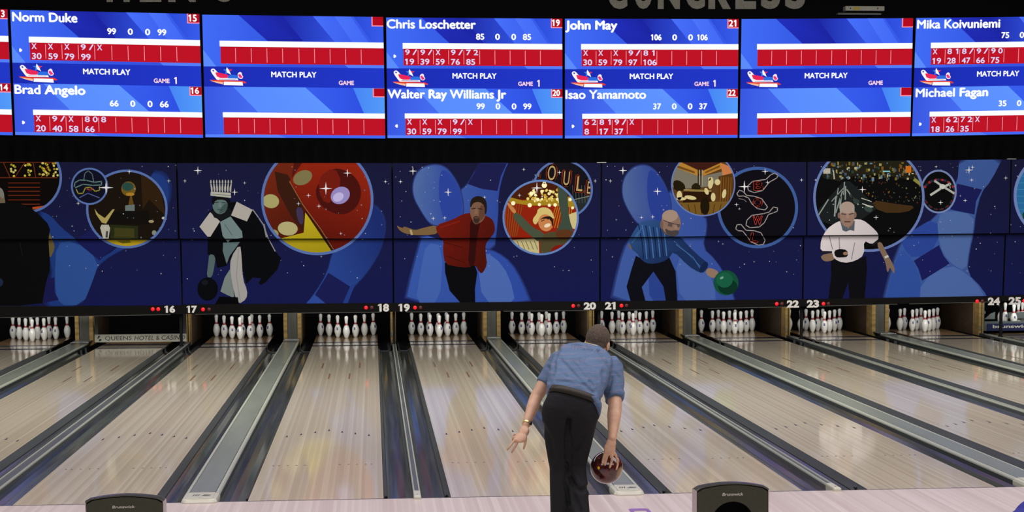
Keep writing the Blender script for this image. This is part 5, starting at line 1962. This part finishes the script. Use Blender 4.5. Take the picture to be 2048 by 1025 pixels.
# faint pink threads woven across the blue
_nt = SHIRT.node_tree
_w = _nt.nodes.new('ShaderNodeTexWave'); _w.bands_direction = 'Z'; _w.inputs['Scale'].default_value = 8.5; _w.inputs['Distortion'].default_value = 5; _w.inputs['Detail'].default_value = 3
_tc = _nt.nodes.new('ShaderNodeTexCoord')
_nt.links.new(_tc.outputs['Object'], _w.inputs[0])
_r = _nt.nodes.new('ShaderNodeMapRange'); _r.inputs[1].default_value, _r.inputs[2].default_value = .9, 1.0; _r.inputs[4].default_value = .26
_nt.links.new(_w.outputs['Fac'], _r.inputs[0])
_p = _nt.nodes['Principled BSDF']
_src = _p.inputs['Base Color'].links[0].from_socket
_m = _nt.nodes.new('ShaderNodeMix'); _m.data_type = 'RGBA'; _m.inputs[7].default_value = (.30, .17, .20, 1)
_nt.links.new(_r.outputs[0], _m.inputs[0]); _nt.links.new(_src, _m.inputs[6]); _nt.links.new(_m.outputs[2], _p.inputs['Base Color'])
TROUS = mat('trouser_cloth', (0.0085, 0.0088, 0.0105, 1), 0.75, bump=(40, .4), spec=.2)
BELT = mat('belt_leather', (0.02, 0.016, 0.010, 1), 0.5, spec=.3)
HAIR = mat('hair_brown', (0.085, 0.058, 0.038, 1), 0.7, noise=((140, 140, 60), .5), bump=(220, 1.0))
GOLD = mat('gold', (0.75, 0.6, 0.25, 1), 0.3, metal=.8)
SHOE = mat('shoe_leather', (0.02, 0.02, 0.02, 1), 0.4)

man = empty('person', ground(1140, 1106), 'bowler bending forward in blue shirt and black trousers, seen from behind, holding a ball', 'person')
O = man.location.copy()


def A(x, y, Y):
    return at(x, y, Y) - O


torso = spine_rings([(1147, 805, -2.585, 53, .124), (1148, 792, -2.55, 55.5, .128), (1151, 773, -2.47, 57.5, .13), (1157, 753, -2.36, 60, .13),
                     (1164, 735, -2.25, 61, .13), (1171, 723, -2.15, 58, .118), (1179, 714, -2.07, 43, .092), (1187, 709, -2.01, 24, .068)])
torso = [(c - O, u, v) for c, u, v in torso]

# limbs
LSH, LEL, LWR = A(1117, 722, -2.16), A(1072, 796, -2.26), A(1052.5, 850, -2.44)
RSH, REL, RWR = A(1224, 732, -2.14), A(1230, 812, -2.36), A(1224.5, 878, -2.53)
BC, BR = A(1213, 936, -2.45), .1085


def on_ball(x, y, lift):
    """point in front of the ball at this pixel, lift above its surface"""
    q = A(x, y, -2.45)
    d = (q - (CAM - O)).normalized()
    oc = (CAM - O) - BC
    R_ = BR + lift
    b = oc.dot(d)
    disc = b * b - oc.dot(oc) + R_ * R_
    return (CAM - O) + d * (-b - math.sqrt(max(0, disc)))


# ---- body skin: one continuous surface with head, arms, hands, legs
bm = bmesh.new()
loft(bm, [(c, u * .9, v * .88) for c, u, v in torso])
HEADC = A(1195.5, 686.5, -1.93)
HR = Euler((math.radians(-24), math.radians(6), math.radians(-24))).to_matrix()


def hl(x, y, z):
    return HEADC + HR @ Vector((x, y, z))


ball(bm, hl(0, -.012, .018), 1, (.076, .097, .098), 28, HR)
ball(bm, hl(0, .032, -.052), 1, (.056, .062, .062), 20, HR)
ball(bm, hl(0, .085, -.03), 1, (.014, .022, .018), 12, HR)       # nose
ball(bm, hl(0, .078, -.005), 1, (.010, .016, .03), 12, HR)
ball(bm, hl(0, .082, -.066), 1, (.024, .012, .010), 12, HR)      # lips
ball(bm, hl(0, .078, -.098), 1, (.022, .018, .016), 12, HR)      # chin
ball(bm, hl(-.032, .074, .022), 1, (.028, .012, .008), 12, HR)   # brows
ball(bm, hl(.032, .074, .022), 1, (.028, .012, .008), 12, HR)
for s in (-1, 1):
    ball(bm, hl(s * .080, -.006, -.018), 1, (.010, .022, .034), 14, HR)   # ears
chain(bm, [(torso[-1][0] - torso[-1][2] * 0, .062), (hl(0, -.02, -.055), .057)], 18)
chain(bm, [(LSH, .058), (LSH.lerp(LEL, .5), .050), (LEL, .043), (LEL.lerp(LWR, .35), .042), (LWR, .0255)], 18)
chain(bm, [(RSH, .060), (RSH.lerp(REL, .5), .054), (REL, .046), (REL.lerp(RWR, .3), .047), (REL.lerp(RWR, .7), .036), (RWR, .027)], 18)
# left hand: palm towards the camera, fingers spread, thumb on its inner side
lp = A(1043.5, 873, -2.50)
fwd = (lp - LWR).normalized()
side = Vector((1, 0, .35)); side = (side - fwd * side.dot(fwd)).normalized()
nrm = fwd.cross(side).normalized()
Mh = Matrix((side, fwd, nrm)).transposed()
ball(bm, LWR.lerp(lp, .55), 1, (.032, .05, .018), 20, Mh)
ball(bm, lp + fwd * .012, 1, (.041, .045, .0155), 20, Mh)
ball(bm, LWR.lerp(lp, .62) + side * .022, 1, (.018, .032, .018), 14, Mh)
for pts, r in (([(1036, 883, -2.51), (1031, 893, -2.525), (1027, 900, -2.525), (1023.6, 905.5, -2.52)], .0095),
               ([(1030, 880, -2.51), (1023.5, 889, -2.525), (1018.5, 895, -2.53), (1014.5, 900, -2.525)], .0095),
               ([(1028.5, 875, -2.50), (1025.5, 880, -2.48), (1025.5, 883.5, -2.455), (1028.5, 883.5, -2.44)], .0092),
               ([(1030, 869, -2.485), (1027.5, 873, -2.46), (1028, 876.5, -2.445), (1031, 877, -2.44)], .0082),
               ([(1051, 868, -2.49), (1051.5, 881, -2.525), (1049.8, 890, -2.53), (1047.3, 898, -2.525)], .0105)):
    chain(bm, [(A(*p), r * (1 - .09 * i)) for i, p in enumerate(pts)], 12)
# right hand: back of the hand to the camera, fingers laid over the ball, thumb on the far side in its hole
wp = A(1220, 896, -2.545)
fw2 = (wp - RWR).normalized()
sd2 = Vector((1, 0, .05)); sd2 = (sd2 - fw2 * sd2.dot(fw2)).normalized()
Mr = Matrix((sd2, fw2, fw2.cross(sd2))).transposed()
ball(bm, RWR.lerp(wp, .6), 1, (.034, .05, .021), 20, Mr)
ball(bm, wp + fw2 * .008, 1, (.040, .046, .018), 20, Mr)
for pts, r, lf in (([(1210.8, 904), (1207.8, 914.5), (1206, 921), (1204.8, 927)], .0098, .012), ([(1217, 904), (1213.4, 916.5), (1211.4, 924), (1210, 930.5)], .0100, .013),
                   ([(1223.8, 907), (1224.2, 920), (1222, 928.5), (1219.6, 935.5)], .0098, .013), ([(1230.3, 908), (1235, 922), (1235.3, 931), (1232.8, 939.5)], .0088, .012)):
    js = [A(pts[0][0], pts[0][1], -2.555)]
    js += [on_ball(x, y, lf + (.010 if i == 0 else 0)) for i, (x, y) in enumerate(pts[1:])]
    chain(bm, [(p, r * (1.06 - .07 * i)) for i, p in enumerate(js)], 12)
chain(bm, [(A(1215, 893, -2.52), .0125), (A(1213.5, 903, -2.475), .011), (A(1213, 908, -2.445), .010)], 12)
# pelvis and legs under the cloth
HIPL, HIPR = A(1115, 836, -2.59), A(1164, 838, -2.60)
KNL, ANL = A(1120, 936, -2.54), A(1122, 1084, -2.62)
KNR, ANR = A(1151, 932, -2.50), A(1164, 1084, -2.74)
ball(bm, A(1141, 812, -2.55), 1, (.14, .085, .10), 24)
chain(bm, [(HIPL + Vector((0, .02, 0)), .066), (KNL, .048), (KNL.lerp(ANL, .35), .046), (ANL, .038)], 18)
chain(bm, [(HIPR + Vector((0, .02, 0)), .066), (KNR, .048), (KNR.lerp(ANR, .35), .046), (ANR, .038)], 18)
body = finish(bm, .0044, 5, 'body', SKIN, man)

# ---- shirt: torso and sleeves
bm = bmesh.new()
tr = [(c, u.copy(), v.copy()) for c, u, v in torso]
R_ = loft(bm, tr)
n = len(R_[0])
td = (torso[1][0] - torso[0][0]).normalized()
for i, v in enumerate(R_[0]):
    t = 2 * math.pi * i / n
    w = max(0, math.cos(t)) ** 2
    v.co -= td * (.085 * w) - torso[0][1].normalized() * .012 * w
    v.co += td * .012 * max(0, -math.cos(t))
ball(bm, LSH + Vector((.02, 0, -.01)), .082, (1, 1, 1), 20)
ball(bm, RSH + Vector((-.02, 0, -.01)), .086, (1, 1, 1), 20)
LHEM = LSH.lerp(LEL, .66)
RHEM = RSH.lerp(REL, .86)
cyl(bm, LSH + Vector((.02, 0, 0)), LHEM, .084, .062, 22)
cyl(bm, RSH + Vector((-.006, 0, 0)), RHEM, .084, .068, 22)
shirt = finish(bm, .0062, 9, 'shirt', SHIRT, man)
# folds: shallow creases that run across the cloth
FOLDS = [([(1121, 722), (1140, 742), (1166, 768), (1186, 786)], 4.0, .010), ([(1144, 724), (1160, 745), (1183, 772)], 3.5, .008), ([(1160, 722), (1178, 742), (1194, 762)], 3.0, .006),
         ([(1200, 705), (1214, 722), (1222, 745), (1218, 772), (1210, 800)], 4.0, .012), ([(1216, 700), (1226, 716), (1226, 738)], 3, .009), ([(1206, 745), (1208, 770), (1204, 800)], 4, .008),
         ([(1180, 765), (1195, 785), (1204, 808)], 3.5, .008), ([(1118, 700), (1110, 722), (1108, 745), (1100, 764)], 3.2, .010), ([(1112, 764), (1140, 765), (1170, 772)], 3, .005),
         ([(1228, 745), (1240, 760), (1246, 780)], 3, .006), ([(1096, 735), (1102, 742), (1108, 738)], 3, .006), ([(1130, 752), (1150, 762), (1164, 772)], 2.6, .005)]


def project(p):
    d = p - CAM
    z = d.dot(FW)
    return CX + FPX * d.dot(RT) / z, CY - FPX * d.dot(UP) / z


def seg_dist(x, y, pl):
    best = 1e9
    for (x0, y0), (x1, y1) in zip(pl, pl[1:]):
        dx, dy = x1 - x0, y1 - y0
        t = max(0, min(1, ((x - x0) * dx + (y - y0) * dy) / (dx * dx + dy * dy)))
        best = min(best, math.hypot(x - x0 - t * dx, y - y0 - t * dy))
    return best


def crease(o, folds):
    for v in o.data.vertices:
        if v.normal.y > .25:
            continue
        x, y = project(v.co + O)
        k = 0
        for pl, w, amp in folds:
            dd = seg_dist(x, y, pl)
            k += 1.5 * (-amp * math.exp(-(dd / w) ** 2) + amp * .55 * math.exp(-((dd - 2.1 * w) / (1.1 * w)) ** 2))
        v.co += v.normal * k
    relax(o, 5)


def relax(o, it):
    bm = bmesh.new()
    bm.from_mesh(o.data)
    for _ in range(it):
        bmesh.ops.smooth_vert(bm, verts=bm.verts, factor=.5, use_axis_x=True, use_axis_y=True, use_axis_z=True)
    bm.to_mesh(o.data)
    bm.free()


relax(shirt, 10)
crease(shirt, FOLDS)

# collar band, necklace and the signature across the shoulders
bvh = BVHTree.FromPolygons([v.co.copy() for v in shirt.data.vertices], [tuple(p.vertices) for p in shirt.data.polygons])


def drape(x, y, lift=.002, far=None):
    d = (A(x, y, -2.2) - (CAM - O)).normalized()
    h = bvh.ray_cast(CAM - O, d)
    if h[0] is None:
        return None
    return h[0] - d * lift


bm = bmesh.new()
c, u, v = torso[-1]
tt = v.cross(u).normalized() * -1
tt = (torso[-1][0] - torso[-3][0]).normalized()
base = c - tt * .012
ro = []
for k, (g, h) in enumerate(((1.06, -.012), (1.0, .012), (.93, .034), (.86, .034), (.90, .0), (.95, -.012))):
    ro.append([bm.verts.new(base + tt * h + (u.normalized() * .079 * math.cos(t) + v.normalized() * .074 * math.sin(t)) * g) for t in [2 * math.pi * i / 32 for i in range(32)]])
for a, b in zip(ro, ro[1:] + ro[:1]):
    for i in range(32):
        bm.faces.new((a[i], a[(i + 1) % 32], b[(i + 1) % 32], b[i]))
build('collar', bm, SHIRT, shirt, smooth=True)


def decal(name, vs_, fs, m, parent, lift=.0025):
    bm = bmesh.new()
    vv = []
    for x, y in vs_:
        p = drape(x, y, lift)
        vv.append(bm.verts.new(p) if p is not None else None)
    for f in fs:
        if all(vv[i] is not None for i in f):
            try:
                bm.faces.new([vv[i] for i in f])
            except ValueError:
                pass
    return build(name, bm, m, parent)


sg = bmesh.new()
for s_, x0, x1, y0, y1, sl in (('Walter Ray', 1142, 1184, 692.5, 686.5, .10), ('Williams Jr', 1142, 1200, 699.5, 692, .115)):
    vs_, fs = fit_text(s_, x0, x1, y0, y1, -.012, shear=.5)
    vs_ = [(x, y + (x - x0) * sl) for x, y in vs_]
    pts = [drape(x, y, .003) for x, y in vs_]
    vv = [sg.verts.new(p) if p is not None else None for p in pts]
    for f in fs:
        if all(vv[i] is not None for i in f):
            try:
                sg.faces.new([vv[i] for i in f])
            except ValueError:
                pass
build('signature', sg, mat('thread_navy', (.035, .05, .11, 1), .8), shirt)
bm = bmesh.new()
nk = [A(x, y + 1, -2.075) for x, y in ((1168, 684.5), (1175, 685.6), (1182, 687.2), (1189, 689.4), (1194, 691))]
chain(bm, [(p + Vector((0, -.02, .0)), .0026) for p in nk], 8)
build('necklace', bm, GOLD, man)

# ---- trousers
bm = bmesh.new()
wr = spine_rings([(1141, 834, -2.585, 59, .125), (1142, 820, -2.585, 58, .135), (1145, 806, -2.58, 53, .13), (1149, 790, -2.56, 49, .118)], tilt=-.2)
loft(bm, [(c - O, u, v) for c, u, v in wr])
for s_, H_, K_, N_ in ((-1, HIPL, KNL, ANL), (1, HIPR, KNR, ANR)):
    chain(bm, [(H_, .102), (H_.lerp(K_, .5), .088), (K_, .070), (K_.lerp(N_, .3), .070), (K_.lerp(N_, .6), .068), (N_ + Vector((0, 0, -.02)), .070)], 22)
ball(bm, A(1118, 826, -2.61), .098, (1, 1, 1), 20)
ball(bm, A(1162, 832, -2.62), .098, (1, 1, 1), 20)
trousers = finish(bm, .0068, 9, 'trousers', TROUS, man)
relax(trousers, 8)
crease(trousers, [([(1137, 840), (1133, 880), (1132, 910), (1136, 940)], 4, .014), ([(1136, 902), (1150, 900), (1166, 875)], 4, .008), ([(1133, 935), (1140, 960), (1160, 985), (1178, 975)], 4, .012),
                  ([(1132, 930), (1131, 970), (1138, 1010)], 4, .012), ([(1085, 850), (1100, 880), (1108, 920)], 4, .007), ([(1142, 960), (1150, 1000), (1160, 1024)], 4, .010)])
# belt round the waist
bm = bmesh.new()
wr2 = spine_rings([(1146, 802, -2.575, 51.5, .131), (1149.5, 789, -2.56, 51.2, .128)], tilt=-.2)
rows = []
for c, u, v in ((wr2[0][0], wr2[0][1], wr2[0][2]), (wr2[0][0], wr2[0][1] * 1.035, wr2[0][2] * 1.04), (wr2[1][0], wr2[1][1] * 1.035, wr2[1][2] * 1.04), (wr2[1][0], wr2[1][1], wr2[1][2])):
    e = 2 / 2.5
    rows.append([bm.verts.new(c - O + u * (abs(math.cos(t)) ** e * (1 if math.cos(t) >= 0 else -1)) + v * (abs(math.sin(t)) ** e * (1 if math.sin(t) >= 0 else -1)))
                 for t in [2 * math.pi * i / 40 for i in range(40)]])
for a, b in zip(rows, rows[1:] + rows[:1]):
    for i in range(40):
        bm.faces.new((a[i], a[(i + 1) % 40], b[(i + 1) % 40], b[i]))
build('belt', bm, BELT, man, smooth=True)

# ---- hair: short, down to the nape and round the ears
bm = bmesh.new()
ball(bm, hl(0, -.014, .020), 1, (.0815, .1025, .103), 36, HR)
ball(bm, hl(0, -.055, -.035), 1, (.060, .045, .055), 24, HR)
me_ = bpy.data.meshes.new('h'); bm.free()
bm = bmesh.new()
ball(bm, hl(0, -.014, .022), 1, (.0822, .1035, .1035), 36, HR)
ball(bm, hl(0, -.050, -.030), 1, (.064, .050, .058), 24, HR)
hair = finish(bm, .005, 4, 'hair', HAIR, man)
bm = bmesh.new()
bm.from_mesh(hair.data)
HI = HR.inverted()
rj = random.Random(4)
dead = []
for f in bm.faces:
    q = HI @ (f.calc_center_median() - HEADC)
    side_ = abs(q.x) > .055
    low = -.030 if side_ and q.y > -.03 else -.078
    if q.y > .045 and q.z < .075 - (q.y - .045) * 0 or q.z < low or (side_ and q.y > .012 and q.z < .03):
        dead.append(f)
bmesh.ops.delete(bm, geom=dead, context='FACES')
bm.to_mesh(hair.data)
bm.free()
for v in hair.data.vertices:
    v.co += v.normal * rj.uniform(-.0012, .0016)

# ---- shoes
for nm, an, yaw in (('shoe', ANL, .06), ('shoe', ANR, -.12)):
    bm = bmesh.new()
    g = Vector((an.x, an.y, 0))
    d = Vector((math.sin(yaw), math.cos(yaw), 0))
    for k, (f_, w_, h_) in enumerate(((-.055, .036, .046), (-.01, .040, .062), (.05, .042, .054), (.11, .046, .040), (.16, .042, .032), (.195, .032, .026))):
        ball(bm, g + d * f_ + Vector((0, 0, h_ * .92)), 1, (w_, .045, h_), 18, Matrix.Rotation(-yaw, 3, 'Z'))
    sh = finish(bm, .006, 5, nm, SHOE, man)
    lo = min(v.co.z for v in sh.data.vertices)
    for v in sh.data.vertices:
        v.co.z -= lo

# ---- watch and ring
ax = (LWR - LEL).normalized()
bm = bmesh.new()
wc = LWR - ax * .008
u_ = ax.orthogonal().normalized(); v_ = ax.cross(u_)
for i in range(28):
    t0, t1 = 2 * math.pi * i / 28, 2 * math.pi * (i + 1) / 28
    q = []
    for t in (t0, t1):
        for rr, hh in ((.027, -.006), (.0305, -.006), (.0305, .006), (.027, .006)):
            q.append(bm.verts.new(wc + (u_ * math.cos(t) + v_ * math.sin(t)) * rr + ax * hh))
    for k in range(4):
        bm.faces.new((q[k], q[(k + 1) % 4], q[4 + (k + 1) % 4], q[4 + k]))
wt = build('wristwatch', bm, GOLD, man)
fd = (Vector((.8, -.62, .0)) - ax * Vector((.8, -.62, 0)).dot(ax)).normalized()
bm = bmesh.new()
cyl(bm, wc + fd * .028, wc + fd * .0355, .014, .013, 20)
f_ = build('watch_face', bm, BLACKG, wt)
f_['label'] = 'black watch face'
pa, pb = on_ball(1224.2, 920, .023), on_ball(1222, 928.5, .013)
ra = (pb - pa).normalized()
bm = bmesh.new()
ru = ra.orthogonal().normalized(); rv = ra.cross(ru)
pc = pa.lerp(pb, .25)
for i in range(18):
    t0, t1 = 2 * math.pi * i / 18, 2 * math.pi * (i + 1) / 18
    q = []
    for t in (t0, t1):
        for rr, hh in ((.0092, -.0015), (.0108, -.0015), (.0108, .0015), (.0092, .0015)):
            q.append(bm.verts.new(pc + (ru * math.cos(t) + rv * math.sin(t)) * rr + ra * hh))
    for k in range(4):
        bm.faces.new((q[k], q[(k + 1) % 4], q[4 + (k + 1) % 4], q[4 + k]))
build('ring', bm, METAL, man)

# ------------------------------------------------------------------ the ball in his hand
m = bpy.data.materials.new('ball_swirl')
m.use_nodes = True
nt = m.node_tree
N, L = nt.nodes.new, nt.links.new
p = nt.nodes['Principled BSDF']
p.inputs['Roughness'].default_value = .12
p.inputs['Coat Weight'].default_value = .5
tc = N('ShaderNodeTexCoord')
no = N('ShaderNodeTexNoise'); no.inputs['Scale'].default_value = 14; no.inputs['Detail'].default_value = 6; no.inputs['Distortion'].default_value = 1.2
L(tc.outputs['Object'], no.inputs[0])
cr = N('ShaderNodeValToRGB')
cr.color_ramp.elements[0].position, cr.color_ramp.elements[0].color = .36, (.022, .006, .010, 1)
cr.color_ramp.elements[1].position, cr.color_ramp.elements[1].color = .66, (.13, .022, .014, 1)
L(no.outputs['Fac'], cr.inputs[0])
# a gold vein low on the right side of the ball
vd = N('ShaderNodeVectorMath'); vd.operation = 'DISTANCE'; vd.inputs[1].default_value = (.085, -.055, -.032)
L(tc.outputs['Object'], vd.inputs[0])
ma = N('ShaderNodeMath'); ma.operation = 'MULTIPLY_ADD'; ma.inputs[1].default_value = .05
L(no.outputs['Fac'], ma.inputs[0]); L(vd.outputs['Value'], ma.inputs[2])
mr = N('ShaderNodeMapRange'); mr.inputs[1].default_value, mr.inputs[2].default_value = .055, .072; mr.inputs[3].default_value, mr.inputs[4].default_value = .8, 0
L(ma.outputs[0], mr.inputs[0])
mx = N('ShaderNodeMix'); mx.data_type = 'RGBA'; mx.inputs[7].default_value = (.26, .15, .03, 1)
L(mr.outputs[0], mx.inputs[0]); L(cr.outputs[0], mx.inputs[6])
L(mx.outputs[2], p.inputs['Base Color'])
bm = bmesh.new()
bmesh.ops.create_uvsphere(bm, u_segments=64, v_segments=32, radius=BR)
bb = build('bowling_ball', bm, m, smooth=True, loc=BC + O)
tag(bb, 'glossy dark red bowling ball held in the bowler\'s right hand', 'bowling ball')
q = on_ball(1197.3, 936.7, .0004) - BC
bm = bmesh.new()
nq = q.normalized(); a = nq.orthogonal().normalized(); b = nq.cross(a)
rw = [[bm.verts.new((nq * math.sqrt(max(0, (BR + .0005) ** 2 - r_ * r_)) + (a * math.cos(t) + b * math.sin(t)) * r_)) for t in [2 * math.pi * i / 16 for i in range(16)]] for r_ in (.0095, .005)]
for i in range(16):
    bm.faces.new((rw[0][i], rw[0][(i + 1) % 16], rw[1][(i + 1) % 16], rw[1][i]))
bm.faces.new(rw[1])
sp = build('pin_spot', bm, mat('spot_yellow', (.75, .5, .02, 1), .4), bb)
sp['label'] = 'small yellow dot'
